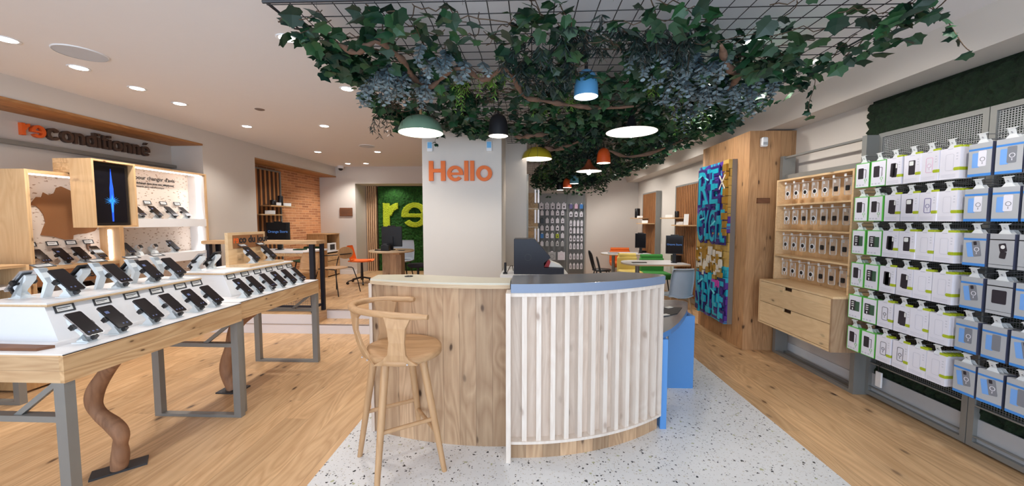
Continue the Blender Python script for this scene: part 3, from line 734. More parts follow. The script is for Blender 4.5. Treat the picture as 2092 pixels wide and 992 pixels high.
def price_label(x, y, z, rz, tilt, label, group):
    if 'price_card_holder' not in used:
        t = thing('price_card_holder', label, 'price card'); t.name = 'price_card_holder'
        fr = MB()
        for q in ((-0.045,0.045,-0.022,-0.015),(-0.045,0.045,0.015,0.022),(-0.045,-0.036,-0.015,0.015),(0.036,0.045,-0.015,0.015)): fr.box(q[2],q[3],q[0],q[1],0,0.004) 
        fr.build('frame', m_dgrey, t, local=True)
        MB().box(-0.015,0.015,-0.036,0.036,0,0.002).build('card', m_paper, t, local=True)
        tx = MB(); tx.box(-0.005,-0.001,-0.030,0.026,0.002,0.0023); tx.box(0.004,0.006,-0.030,0.012,0.002,0.0023); tx.build('print', m_text, t, local=True)
        price_label.p = t; used.add('price_card_holder'); o = t
    else: o = copy_tree(price_label.p)
    o.location = (x,y,z); o.rotation_euler = (0,tilt,rz); o['label'] = label; o['group'] = group
    return o
low1 = [1.844,1.992,2.181,2.335,2.498,2.645]; low2 = [2.975,3.118,3.275,3.425,3.576,3.725]
lab1 = [1.917,2.098,2.263,2.425,2.60,2.735]; lab2 = [3.066,3.225,3.38,3.54,3.70,3.85]
for i, y in enumerate(low1):
    phone_spot(-2.345, y, 0.9, 0.06, f'smartphone on the near table front edge, {ordn[i]} from near end', i, 'phone stands on the near table front', 'phones along the near table front')
    price_label(-2.527, lab1[i], 1.062, 0, 1.23, f'grey framed price card above the {ordn[i]} phone of the near table front row', 'price cards on the risers')
for i, y in enumerate(low2):
    phone_spot(-2.365, y, 0.9, 0.06, f'smartphone on the far table front edge, {ordn[i]} from near end', i+1, 'phone stands on the far table front', 'phones along the far table front')
    price_label(-2.527, lab2[i], 1.062, 0, 1.23, f'grey framed price card above the {ordn[i]} phone of the far table front row', 'price cards on the risers')
for i, y in enumerate([2.003,2.266,2.474,2.649]):
    phone_spot(-2.63, y, 1.106, 0.06, f'smartphone on the near riser facing the aisle, {ordn[i]} from near end', i+2, 'phone stands on the near riser', 'phones on the near riser')
    if i < 4: price_label(-2.72, y-0.02, 1.285, 0, 0.35, f'grey framed price card above the {ordn[i]} aisle-side phone of the near riser', 'price cards above the riser phones')
for i, y in enumerate([1.968,2.231,2.515]):
    phone_spot(-2.82, y, 1.106, PI-0.06, f'smartphone on the near riser facing the wall, {ordn[i]} from near end', i, 'phone stands on the near riser', 'phones on the near riser facing the wall')
for i, y in enumerate([3.06,3.22]):
    phone_spot(-2.80, y, 1.106, PI-0.06, f'smartphone on the far riser facing the wall, {ordn[i]} from near end', i, 'phone stands on the far riser', 'phones on the far riser')
# white signal posts carrying the price cards above the riser phones
for i, y in enumerate([1.99,2.25,2.46,2.635]):
    tag(MB().prism([(-2.735,1.106),(-2.72,1.106),(-2.685,1.19),(-2.735,1.27),(-2.765,1.272),(-2.71,1.19)], y-0.02, y+0.02, 'Y').build('card_post', m_white2), f'white angular post carrying the {ordn[i]} price card of the near riser', 'post', 'white card posts on the near riser')
# "reco du jour" display
rj = thing('deal_display', 'small timber display board reading reco du jour on the far riser', 'display', (-2.72,3.575,1.106))
MB().box(-2.785,-2.755,3.33,3.82,1.106,1.425).build('back_board', m_pinepale, rj)
MB().box(-2.755,-2.56,3.33,3.82,1.106,1.128).build('base_shelf', m_plyy, rj)
sg = MB().box(-2.755,-2.75,3.385,3.79,1.275,1.40).build('card_panel', m_card, rj)
b = MB(); b.mesh(text_mesh('co du jour', 0.095, 0.001, 0.003), FL(-2.7488,3.455,1.325)); b.build('black_letters', m_text, sg)
letters('rə', FL(-2.75,3.392,1.325), 0.046, 0.002, [m_orange2]*2, 'orange_letter', sg, 0.062)
for i, y in enumerate([3.482,3.72]):
    phone_spot(-2.665, y, 1.128, 0.06, f'smartphone on the reco du jour display, {ordn[i]} from the left', i+1, 'stands on the deal display', 'phones on the deal display')
    price_label(-2.735, y+0.0, 1.30, 0, 0.5, f'grey framed price card on the reco du jour display, {ordn[i]} from the left', 'price cards on the deal display')

# ============================================================ LEFT WALL DISPLAY
sgn = thing('reconditionne_sign', 'wall sign of thick letters reading reconditionné, first two orange', 'sign', (-4.95,4.1,2.37))
letters('rəconditionné', FL(-4.95,3.50,2.375), 0.117, 0.04, [m_orange2]*2+[m_brownlet]*11, 'letter', sgn, 1.25)
tag(MB().box(-4.95,-4.88,-1.0,5.07,2.265,2.305).build('metal_rail', m_grey), 'grey metal rail along the niche wall under the big letters', 'rail')
def open_box(name, label, cat, x0, x1, y0, y1, z0, z1, tw, mat, back=None, bk=None):
    t = thing(name, label, cat, ((x0+x1)/2,(y0+y1)/2,z0))
    MB().box(x0,x1,y0,y0+tw,z0,z1).build('side_panel', m_pinepalez, t); MB().box(x0,x1,y1-tw,y1,z0,z1).build('side_panel', m_pinepalez, t)
    MB().box(x0,x1,y0+tw,y1-tw,z1-tw,z1).build('top_panel', mat, t)
    MB().box(x0,x1,y0+tw,y1-tw,z0,z0+tw).build('bottom_panel', mat, t)
    if back: MB().box(bk or x0,(bk or x0)+0.015,y0+tw,y1-tw,z0+tw,z1-tw).build('back_panel', back, t)
    return t
A = open_box('wall_cabinet', 'tall open timber cabinet with a map of France on its back panel', 'cabinet', -4.95,-4.32,3.07,3.82,0.62,1.985,0.028,m_piney,m_specks,-4.56)
MB().box(-4.545,-4.34,3.098,3.792,1.085,1.12).build('shelf', m_piney, A)
MB().box(-4.36,-4.342,3.098,3.792,0.95,1.085).build('fascia', m_card, A)
b = MB(); b.mesh(text_mesh('made in France', 0.12, 0.001, 0.002), FL(-4.341,3.30,0.985)); b.build('printed_words', m_text, A)
fr = [(3.528,1.72),(3.565,1.775),(3.606,1.775),(3.621,1.824),(3.66,1.80),(3.709,1.822),(3.732,1.881),(3.773,1.898),(3.83,1.87),(3.93,1.82),(4.03,1.79),(4.05,1.74),(4.01,1.66),(4.02,1.60),(4.04,1.52),(4.08,1.46),(4.05,1.42),(3.962,1.395),(3.903,1.393),(3.848,1.38),(3.842,1.335),(3.773,1.335),(3.683,1.371),(3.577,1.392),(3.60,1.46),(3.622,1.519),(3.61,1.599),(3.585,1.65),(3.558,1.685),(3.523,1.692)]
fr = [(y*0.925, 1.54+(z-1.54)*0.925) for y, z in fr]
MB().prism(fr, -4.545, -4.537, 'X').build('map_of_france', m_card, A)
b = MB(); b.prism([(3.665,1.30),(3.69,1.345),(3.70,1.30),(3.69,1.22),(3.67,1.25)], -4.545, -4.537, 'X'); b.build('map_of_corsica', m_sign, A)
MB().box(-4.545,-4.34,3.098,3.792,0.74,0.765).build('shelf', m_piney, A)
MB().box(-4.40,-4.385,3.13,3.79,1.945,1.956).build('led_strip', m_led, A)
MB().box(-4.44,-4.41,3.782,3.792,1.13,1.44).build('led_strip', m_led, A)
Cc = open_box('wall_cabinet', 'open timber cabinet lit by a white strip, with the changer d avis text', 'cabinet', -4.95,-4.42,3.90,5.02,0.55,2.175,0.022,m_piney,m_specks,-4.66)
MB().box(-4.645,-4.43,3.922,4.998,1.46,1.56).build('shelf', m_white, Cc)
MB().box(-4.645,-4.43,3.922,4.998,1.02,1.13).build('shelf', m_white, Cc)
MB().box(-4.645,-4.44,4.975,4.998,0.6,2.15).build('white_lining', m_white, Cc)
MB().box(-4.52,-4.49,4.966,4.976,1.57,2.12).build('led_strip', m_led, Cc); MB().box(-4.52,-4.49,4.966,4.976,1.14,1.45).build('led_strip', m_led, Cc)
MB().box(-4.50,-4.475,3.95,4.97,2.14,2.152).build('led_strip', m_led, Cc)
b = MB(); b.mesh(text_mesh('30 jours pour changer d\'avis', 0.064, 0.0008, 0.0008), FL(-4.643,4.05,2.035)); b.build('headline_print', m_text, Cc)
b = MB(); b.mesh(text_mesh('satisfait ou échangé dans tous nos téléphones', 0.034, 0.0006, 0.0006), FL(-4.643,4.14,1.98)); b.mesh(text_mesh('reconditionnés dans cette boutique', 0.030, 0.0006, 0), FL(-4.643,4.20,1.94)); b.build('small_print', m_text, Cc)
B = open_box('screen_cabinet', 'projecting timber box framing a dark portrait screen', 'cabinet', -4.30,-4.08,3.375,3.77,1.472,2.125,0.018,m_piney,None)
MB().box(-4.46,-4.30,3.375,3.77,1.99,2.125).build('mounting_box', m_piney, B)
MB().box(-4.295,-4.20,3.393,3.752,1.49,2.107).build('back_panel', m_black, B)
tv = thing('portrait_screen', 'black portrait screen showing a blue flame-like burst', 'screen', (-4.15,3.57,1.5))
MB().box(-4.19,-4.13,3.40,3.735,1.495,2.10).build('housing', m_black, tv, bevel=0.003)
MB().box(-4.13,-4.128,3.42,3.715,1.52,2.075).build('display', m_glass, tv)
m_blueglow = emit('blue_image', (0.01,0.08,0.75,1), 0.6); m_cyanglow = emit('cyan_image', (0.03,0.30,0.85,1), 0.7)
b = MB(); zz = [1.53,1.62,1.70,1.76,1.80,1.86,1.92,1.98,2.05]; ww = [0.007,0.009,0.014,0.020,0.018,0.017,0.010,0.006,0.002]
ptsL = [(3.575-w_, z) for z, w_ in zip(zz, ww)]; ptsR = [(3.575+w_, z) for z, w_ in zip(zz, ww)]
b.prism(ptsL + ptsR[::-1], -4.128, -4.1272, 'X'); b.build('blue_flame', m_blueglow, tv)
b = MB()
for k in range(16):
    a = k*2*PI/16 + 0.1; r_ = 0.03 + 0.04*abs(math.cos(a)) + 0.012*random.random()
    dx, dz = math.cos(a), math.sin(a)*0.8
    b.prism([(3.575-dz*0.003,1.735+dx*0.003),(3.575+dx*r_,1.735+dz*r_),(3.575+dz*0.003,1.735-dx*0.003)], -4.1272, -4.1268, 'X')
b.prism([(3.571,1.62),(3.579,1.62),(3.584,1.75),(3.577,1.80),(3.568,1.75)], -4.1272,-4.1268,'X')
b.build('cyan_burst', m_cyanglow, tv)
D = open_box('wall_cabinet', 'low timber cabinet with white interior at the far left edge', 'cabinet', -4.95,-4.2,2.15,2.97,0.84,1.17,0.02,m_piney,m_white)
MB().box(-4.9,-4.22,2.17,2.95,0.98,1.0).build('shelf', m_white, D)
f = MB()
for yy in (2.2,2.86): f.box(-4.27,-4.22,yy,yy+0.05,0,0.84); f.box(-4.9,-4.85,yy,yy+0.05,0,0.84); f.box(-4.85,-4.27,yy,yy+0.05,0,0.03)
f.box(-4.27,-4.22,2.25,2.86,0.80,0.84)
f.build('metal_leg_frame', m_grey, D)
b = MB(); b.box(-4.9,-4.45,3.07,5.0,0.02,0.54); lb = tag(b.build('base_cabinet', m_cab), 'closed timber base cabinet under the wall displays', 'cabinet')
def wall_phones(ys, x, z, shelf, g):
    for i, y in enumerate(ys):
        phone_spot(x, y, z, 0.05, f'smartphone on the {shelf}, {ordn[i]} from left', i, 'phone stands in the wall cabinets', g)
        price_label(x-0.085, y, z+0.20, 0, 1.2, f'small price card above the {ordn[i]} device on the {shelf}', 'price cards in the wall cabinets')
wall_phones([3.215,3.376,3.523,3.67], -4.44, 1.12, 'shelf below the map of France', 'phones in the map cabinet')
for i, y in enumerate([3.24,3.42,3.60]):
    phone_spot(-4.44, y, 0.765, 0.05, f'smartphone on the lowest shelf of the map cabinet, {ordn[i]} from left', i, 'phone stands in the wall cabinets', 'phones low in the map cabinet')
wall_phones([4.20,4.40,4.60,4.79], -4.55, 1.56, 'lit shelf below the printed headline', 'phones on the upper lit shelf')
for i, y in enumerate([4.06,4.60]):
    phone_spot(-4.55, y, 1.13, 0.05, ['smartphone on the lower lit shelf, left of the watches','smartphone on the lower lit shelf, right of the watches'][i], i, 'phone stands in the wall cabinets', 'phones on the lower lit shelf')
for i, y in enumerate([4.22,4.40]):
    t = thing('smartwatch', ['smartwatch on a white stand on the lower lit shelf, left of two','smartwatch on a white stand on the lower lit shelf, right of two'][i], 'smartwatch', (-4.58,y,1.13), 0, 'smartwatches on the lower lit shelf')
    MB().prism([(-4.60,1.13),(-4.54,1.13),(-4.55,1.16),(-4.63,1.22),(-4.65,1.20)], y-0.02, y+0.02, 'Y').build('stand', m_white2, t)
    b = MB(); b.T = Matrix.Translation((-4.585,y,1.215)) @ Matrix.Rotation(PI/2,4,'X') @ Matrix.Rotation(0.5,4,'Z'); b.lathe([(0.035,-0.012),(0.038,-0.012),(0.038,0.012),(0.035,0.012),(0.035,-0.012)], n=20); b.build('strap', m_white, t)
    b = MB(); b.T = Matrix.Translation((-4.555,y,1.235)) @ Matrix.Rotation(0.9,4,'Y'); b.box(-0.02,0.02,-0.017,0.017,-0.005,0.006); b.build('watch_case', m_black, t, bevel=0.003)
# ============================================================ RAISED AREA, LEFT BACK
ZP = 0.26
def slat_panel(name, label, wallx, sgn, y0, y1, z0, z1, n, mat, frame_mat, deep=0.10, shelves=()):
    """slatted panel on a side wall; sgn = +1 faces +X, -1 faces -X"""
    t = thing(name, label, 'slatted panel', (wallx,(y0+y1)/2,z0))
    def bx(a, b, *r):
        x = sorted((wallx + sgn*a, wallx + sgn*b)); return (x[0],x[1]) + r
    MB().box(*bx(deep-0.045,deep-0.012,y0+0.03,y1-0.03,z0+0.03,z1-0.03)).build('backing', m_slatdk, t)
    f = MB(); f.box(*bx(0,deep,y0,y0+0.03,z0,z1)); f.box(*bx(0,deep,y1-0.03,y1,z0,z1)); f.box(*bx(0,deep,y0+0.03,y1-0.03,z1-0.03,z1)); f.build('metal_frame', frame_mat, t)
    p = (y1-y0-0.06)/n
    for i in range(n):
        yy = y0+0.03+p*i; MB().box(*bx(deep-0.012,deep+0.000,yy+p*0.32,yy+p*0.68,z0+0.02,z1-0.03)).build('slat', mat, t)
    for (ya, yb, z, d) in shelves:
        MB().box(*bx(deep+0.004,deep+d,ya,yb,z,z+0.02)).build('shelf', m_piney, t)
    return t
slat_panel('slatted_wall_panel', 'slatted wood wall panel with two shelves beside the brick wall', -4.895, 1, 6.10, 7.22, ZP, 2.50, 9, m_slat, m_grey, 0.06, [(6.62,7.32,1.80,0.20),(6.35,6.92,1.635,0.20)])
def speaker_box(x, y, z, h, w_, label, round_=True):
    t = thing('portable_speaker', label, 'speaker', (x,y,z))
    MB().lathe([(0,0),(w_*0.45,0),(w_*0.5,h*0.06),(w_*0.5,h*0.94),(w_*0.45,h),(0,h)], (x,y,z), 20).build('body', m_black, t)
    MB().lathe([(w_*0.3,0),(w_*0.3,0.003),(0,0.003)], (x,y,z+h), 16).build('top_button', m_dgrey, t)
def card_on(x, y, z, rz, w_, h, label, g=None):
    b = MB(); b.T = Matrix.Translation((x,y,z)) @ Matrix.Rotation(rz,4,'Z') @ Matrix.Rotation(-0.25,4,'X'); b.box(-w_/2,w_/2,0,0.006,0,h)
    tag(b.build('price_card', m_paper), label, 'price card', g)
speaker_box(-4.70,6.98,1.82,0.19,0.09,'tall black cylinder speaker on the upper shelf of the slatted panel')
speaker_box(-4.72,6.80,1.82,0.10,0.10,'short black speaker on the upper shelf of the slatted panel')
card_on(-4.68,6.88,1.82,0.5,0.10,0.06,'small white card between the two speakers on the upper shelf')
card_on(-4.66,7.12,1.82,0.5,0.13,0.06,'small white card right of the tall speaker on the upper shelf')
card_on(-4.66,6.62,1.655,0.5,0.16,0.07,'white card on the lower shelf beside the brick wall')
# desk
d = thing('consultation_desk', 'white topped wooden desk on the platform in front of the brick wall', 'desk', (-4.3,6.6,ZP))
MB().box(-4.82,-3.72,6.15,6.85,0.985,1.01).build('desk_top', m_white, d)
MB().box(-4.82,-3.72,6.155,6.18,0.93,0.985).build('front_edge', m_piney, d)
MB().box(-3.90,-3.84,6.25,6.8,ZP,0.985).build('side_panel', m_cab, d); MB().box(-4.80,-4.74,6.25,6.8,ZP,0.985).build('side_panel', m_cab, d)
def monitor(name, label, x, y, z, w_, h, rz, tilt=0.0, text=None, stand=True, lift=0.08):
    t = thing(name, label, 'monitor', (x,y,z), rz)
    b = MB(); b.T = Matrix.Translation((0,0,lift+h/2)) @ Matrix.Rotation(tilt,4,'X'); b.box(-w_/2,w_/2,-0.012,0.02,-h/2,h/2); b.box(-0.07,0.07,0.0,0.02,h/2,h/2+0.018); pn = b.build('panel', m_black, t, local=True, bevel=0.004)
    b = MB(); b.T = Matrix.Translation((0,0,lift+h/2)) @ Matrix.Rotation(tilt,4,'X'); b.box(-w_/2+0.012,w_/2-0.012,-0.0135,-0.012,-h/2+0.012,h/2-0.012); b.build('screen', m_glass, t, local=True)
    if text:
        b = MB(); b.T = Matrix.Translation((0,-0.015,lift+h/2)) @ Matrix.Rotation(tilt,4,'X') @ frame((0,0,-0.01),(1,0,0)); b.mesh(text_mesh(text, w_*0.155, 0.0004, 0.001, 'CENTER'), Matrix()); b.build('screen_words', emit('screen_words_'+label[:5], rgb(70,110,170), 0.5), t, local=True)
    b = MB(); b.box(-0.05,0.05,-0.03,0.09,0,0.012); b.box(-0.03,0.03,0.02,0.05,0.012,lift+h*0.5); b.build('stand', m_black, t, local=True)
    return t
monitor('monitor', 'black monitor reading Orange Store on the desk before the brick wall', -4.475, 6.55, 1.01, 0.40, 0.35, 0.12, 0.0, 'Orange Store', lift=0.145)
tag(MB().box(-4.15,-3.98,6.45,6.6,1.01,1.03).build('folder', m_dgreen), 'dark green folder lying on the desk near the cabinet', 'folder')
# bar height guard with mesh panel
g = thing('bar_guard', 'timber topped dark metal bar with mesh panel at the platform edge', 'bar', (-3.65,5.08,ZP))
MB().box(-4.49,-2.86,4.96,5.2,1.215,1.262).build('timber_top', m_pinex, g)
for x in (-4.45,-2.98): MB().box(x,x+0.06,4.98,5.03,ZP,1.215).build('leg', m_navy, g)
for x in (-4.45,-2.93): MB().box(x,x+0.05,5.15,5.19,ZP,1.215).build('leg', m_navy, g)
b = MB(); b.box(-4.39,-2.98,4.99,5.02,0.33,0.36); b.box(-4.39,-2.98,4.99,5.02,0.66,0.69); b.box(-2.95,-2.91,5.03,5.15,0.33,0.36); b.build('cross_rail', m_navy, g)
b = MB()
for i in range(57): b.box(-4.39+i*0.025,-4.387+i*0.025,5.003,5.006,0.36,0.66)
for i in range(12): b.box(-4.39,-2.98,5.003,5.006,0.36+i*0.025,0.363+i*0.025)
b.build('wire_mesh_panel', m_grey, g)
# low cabinet with printer
cb = thing('storage_cabinet', 'low wooden cabinet with an open bay against the back wall', 'cabinet', (-4.7,8.4,ZP))
x0, x1, y0, y1, z1 = -4.89, -4.45, 8.12, 8.69, 1.22
MB().box(x0,x1,y0,y0+0.02,ZP,z1).build('side_panel', m_cab, cb); MB().box(x0,x1,y1-0.02,y1,ZP,z1).build('side_panel', m_cab, cb)
MB().box(x0,x1+0.01,y0-0.005,y1,z1,z1+0.02).build('top_panel', m_cab, cb); MB().box(x0,x0+0.02,y0+0.02,y1-0.02,ZP,z1).build('back_panel', m_cab, cb)
for z in (ZP,0.82,1.0-0.12): pass
MB().box(x0+0.02,x1,y0+0.02,y1-0.02,0.82,0.84).build('shelf', m_white, cb)
for k, z in enumerate((0.29,0.46,0.63)):
    MB().box(x1-0.02,x1+0.004,y0+0.03,y1-0.03,z,z+0.155).build('drawer', m_piney, cb)
pr = thing('label_printer', 'small white and black printer in the bay of the low cabinet', 'printer', (-4.5,8.42,0.84))
MB().box(-4.74,-4.48,8.24,8.60,0.84,1.02).build('body', m_white, pr, bevel=0.01); MB().box(-4.50,-4.475,8.32,8.52,0.87,0.99).build('front_panel', m_black, pr)
# chairs
def wire_chair(label, loc, rz):
    t = thing('wire_armchair', label, 'chair', loc, rz)
    # local: faces +y, seat height .45
    b = MB(); b.lathe([(0,0.44),(0.18,0.44),(0.205,0.447),(0.205,0.455),(0.18,0.46),(0,0.457)], n=28); b.build('seat', m_oakx, t, local=True)
    b = MB(); vs = []
    pts = [(0.17*math.cos(a), 0.105*math.sin(a)) for a in [2*PI*j/24 for j in range(24)]]
    b.T = Matrix.Translation((0,-0.235,0.72)) @ Matrix.Rotation(-0.12,4,'X'); b.prism(pts, -0.006, 0.006, 'Y'); b.build('backrest', m_oak, t, local=True)
    for sx in (-1,1):
        MB().tube([(sx*0.19,-0.17,0.445),(sx*0.20,-0.2,0.43),(sx*0.235,-0.27,0.2),(sx*0.25,-0.31,0)],0.009).build('leg', m_blkmetal, t, local=True)
        MB().tube([(sx*0.19,0.16,0.445),(sx*0.20,0.19,0.43),(sx*0.235,0.23,0.2),(sx*0.25,0.25,0)],0.009).build('leg', m_blkmetal, t, local=True)
        MB().tube(open_spline([(sx*0.19,0.18,0.44),(sx*0.26,0.22,0.52),(sx*0.275,0.18,0.64),(sx*0.27,0.05,0.68),(sx*0.24,-0.12,0.69),(sx*0.12,-0.245,0.70),(0,-0.255,0.70)],4),0.009).build('arm_rail', m_blkmetal, t, local=True)
    b = MB(); b.tube([(-0.19,-0.17,0.443),(-0.19,0.17,0.443)],0.009); b.tube([(0.19,-0.17,0.443),(0.19,0.17,0.443)],0.009); b.tube([(-0.19,0.0,0.435),(0.19,0.0,0.435)],0.008); b.build('seat_rail', m_blkmetal, t, local=True)
    return t
wire_chair('wooden seated armchair with thin black metal frame on the platform', (-3.36,6.40,ZP), 1.25)
def shell_chair(label, loc, rz, seat_m, base='star', name='swivel_chair', backh=0.36, w_=0.44, cat='chair'):
    t = thing(name, label, cat, loc, rz)
    def sheet(fn, nu=9, nv=9, th=0.022):
        b = MB(); vs = []
        for s_ in (0,1):
            for i in range(nu):
                for j in range(nv):
                    x, y, z = fn(-1+2*i/(nu-1), j/(nv-1)); vs.append((x, y - (th if s_ else 0)*0.6, z - (th if s_ else 0)*0.8))
        n = nu*nv; fs = []
        for i in range(nu-1):
            for j in range(nv-1):
                a = i*nv+j; fs += [(a,a+nv,a+nv+1,a+1),(n+a,n+a+1,n+a+nv+1,n+a+nv)]
        ed = [i*nv for i in range(nu)] + [(nu-1)*nv+j for j in range(1,nv)] + [i*nv+nv-1 for i in range(nu-2,-1,-1)] + [j for j in range(nv-2,0,-1)]
        fs += [(ed[q],ed[(q+1)%len(ed)],n+ed[(q+1)%len(ed)],n+ed[q]) for q in range(len(ed))]
        b.add(vs, fs, 0, True); return b
    sheet(lambda u, v: (u*w_/2*(1-0.12*(2*v-1)**2), -0.21+v*0.43, 0.455+0.03*u*u-0.01*math.sin(PI*v))).build('seat', seat_m, t, local=True)
    sheet(lambda u, v: (u*w_/2*(0.98-0.35*max(0,v-0.55)**1.5), -0.20-0.07*v+0.05*u*u, 0.47+v*backh)).build('backrest', seat_m, t, local=True)
    if base == 'star':
        MB().tube([(0,0,0.07),(0,0,0.44)],[0.03,0.02],12).build('gas_column', m_blkmetal, t, local=True)
        for k in range(5):
            a = 2*PI*k/5+0.3; c, s_ = math.cos(a), math.sin(a)
            lg = MB().tube([(0.02*c,0.02*s_,0.12),(0.29*c,0.29*s_,0.06)],[0.016,0.011],8).build('leg', m_blkmetal, t, local=True)
            q = MB(); q.T = Matrix.Translation((0.29*c,0.29*s_,0.027)) @ Matrix.Rotation(a,4,'Z'); q.disc((0,-0.014,0),0.027,14,ax='Y',t=0.028); q.build('caster', m_black, lg, local=True)
    else:
        for sx in (-1,1):
            for sy in (-1,1): MB().tube([(sx*0.14,sy*0.14,0.44),(sx*0.21,sy*0.21,0)],[0.013,0.010],8).build('leg', m_blkmetal if base=='legs' else m_oak, t, local=True)
    return t
shell_chair('orange swivel chair on a black star base with castors on the platform', (-3.36,7.45,ZP), -1.4, m_orangef, 'star', 'swivel_chair', 0.30, 0.40)
shell_chair('dark green shell chair behind the desk by the brick wall', (-4.5,7.45,ZP), PI, m_dgreen, 'legs', 'shell_chair', 0.26)
# bentwood chair just behind the far table
shell_chair('small bentwood chair with a rounded plywood back behind the far display table', (-3.60,5.75,ZP), PI*0.9, m_oakx, 'wood', 'plywood_chair', 0.28, 0.40)
# round table with its screen
rt = thing('round_table', 'round topped table on a wooden pedestal in front of the moss wall', 'table', (-2.42,6.6,ZP))
MB().lathe([(0,0.975),(0.36,0.975),(0.385,0.98),(0.39,0.992),(0.385,1.01),(0,1.01)], (-2.42,6.6,0), 40).build('table_top', m_ply, rt)
MB().box(-2.56,-2.22,6.5,6.7,ZP,0.975).build('pedestal', m_pinev, rt)
MB().box(-2.34,-2.22,6.42,6.5,0.94,0.975).build('bracket', m_oak, rt)
monitor('monitor', 'black monitor seen from behind on the round table', -2.42, 6.62, 1.01, 0.37, 0.36, PI, 0.0, lift=0.06)
bd = thing('card_terminal_box', 'small black box device on the round table', 'device', (-2.46,6.42,1.01))
MB().box(-2.53,-2.39,6.36,6.46,1.01,1.11).build('body', m_black, bd, bevel=0.005); MB().prism([(-2.50,1.11),(-2.42,1.11),(-2.43,1.135),(-2.49,1.135)],6.38,6.44,'Y').build('raised_top', m_dgrey, bd)
b = MB(); b.box(-2.66,-2.55,6.42,6.47,1.01,1.03); tag(b.build('keyboard', m_black), 'black keyboard at the left of the round table', 'keyboard')
b = MB(); b.box(-2.24,-2.14,6.42,6.50,1.01,1.02); tag(b.build('tablet', m_dgrey), 'dark tablet lying at the right of the round table', 'tablet')
shell_chair('pale blue plastic chair behind the round table', (-2.55,7.45,ZP), PI, m_ltblue, 'legs', 'shell_chair', 0.40, 0.46)
ds = thing('padded_stool', 'dark padded round stool right of the round table', 'stool', (-2.05,6.95,ZP))
MB().lathe([(0,0.66),(0.17,0.66),(0.20,0.68),(0.205,0.70),(0.19,0.72),(0,0.725)], (-2.05,6.95,0), 28).build('seat', paint('charcoal_fabric', rgb(48,46,56), 0.9), ds)
MB().tube([(-2.05,6.95,ZP+0.03),(-2.05,6.95,0.66)],0.022,12).build('post', m_blkmetal, ds); MB().lathe([(0,0),(0.2,0),(0.2,0.012),(0.03,0.03),(0,0.03)],(-2.05,6.95,ZP),28).build('foot_disc', m_blkmetal, ds)
# small brown plaque on the back wall
pq = thing('wall_plaque', 'brown wooden plaque on the white back wall', 'plaque', (-4.26,8.7,1.66))
MB().box(-4.42,-4.11,8.675,8.7,1.64,1.84).build('board', m_sign, pq, bevel=0.01)
b = MB(); 
for k in range(3): b.box(-4.38,-4.16-0.04*k,8.6735,8.675,1.78-0.045*k,1.79-0.045*k)
b.build('faint_lettering', m_brownlet, pq)
# recess: battens, moss panel and moss letters
bt = thing('batten_screen', 'row of pale vertical wooden battens left of the moss panel', 'batten screen', (-3.93,9.3,ZP))
for k in range(5): MB().box(-4.02+k*0.052,-3.992+k*0.052,9.26,9.34,ZP,2.40).build('batten', m_slatpale, bt)
MB().box(-4.03,-3.77,9.34,9.37,ZP,2.40).build('backing', m_slatdk, bt)
def moss_sheet(pts_fn, nu, nv, mat, name, parent=None, label=None, cat=None, amp=0.02, fringe=None):
    b = MB(); vs = []
    rnd = random.Random(3)
    for i in range(nu):
        for j in range(nv):
            e = 0 if (i in (0,nu-1) or j in (0,nv-1)) else rnd.random()
            vs.append(pts_fn(i/(nu-1), j/(nv-1), e*amp, rnd))
    b.add(vs, [(i*nv+j,(i+1)*nv+j,(i+1)*nv+j+1,i*nv+j+1) for i in range(nu-1) for j in range(nv-1)], 0, True)
    o = b.build(name, mat, parent)
    if label: tag(o, label, cat)
    return o
mp = thing('moss_wall', 'dark green moss panel filling the back recess', 'moss panel', (-2.4,9.36,ZP))
MB().box(-3.74,-1.02,9.33,9.37,ZP,2.40).build('backing_board', m_moss2, mp)
moss_sheet(lambda u, v, e, r: (-3.75+2.73*u, 9.33-e-0.008, ZP+2.13*v), 130, 100, m_moss, 'moss', mp, amp=0.05)
ml = thing('moss_letters', 'lime green moss letters r and mirrored e on the dark moss panel', 'sign', (-2.9,9.3,1.35))
for k, o in enumerate(letters('rə', FB(-3.60,9.285,1.385), 0.585, 0.05, [m_lime]*2, 'moss_letter', ml, 1.20)):
    md = o.modifiers.new('remesh', 'REMESH'); md.mode = 'VOXEL'; md.voxel_size = 0.014
    tx = bpy.data.textures.new('mossnoise', 'CLOUDS'); tx.noise_scale = 0.02
    dm = o.modifiers.new('rough', 'DISPLACE'); dm.texture = tx; dm.strength = 0.035; dm.mid_level = 0.5

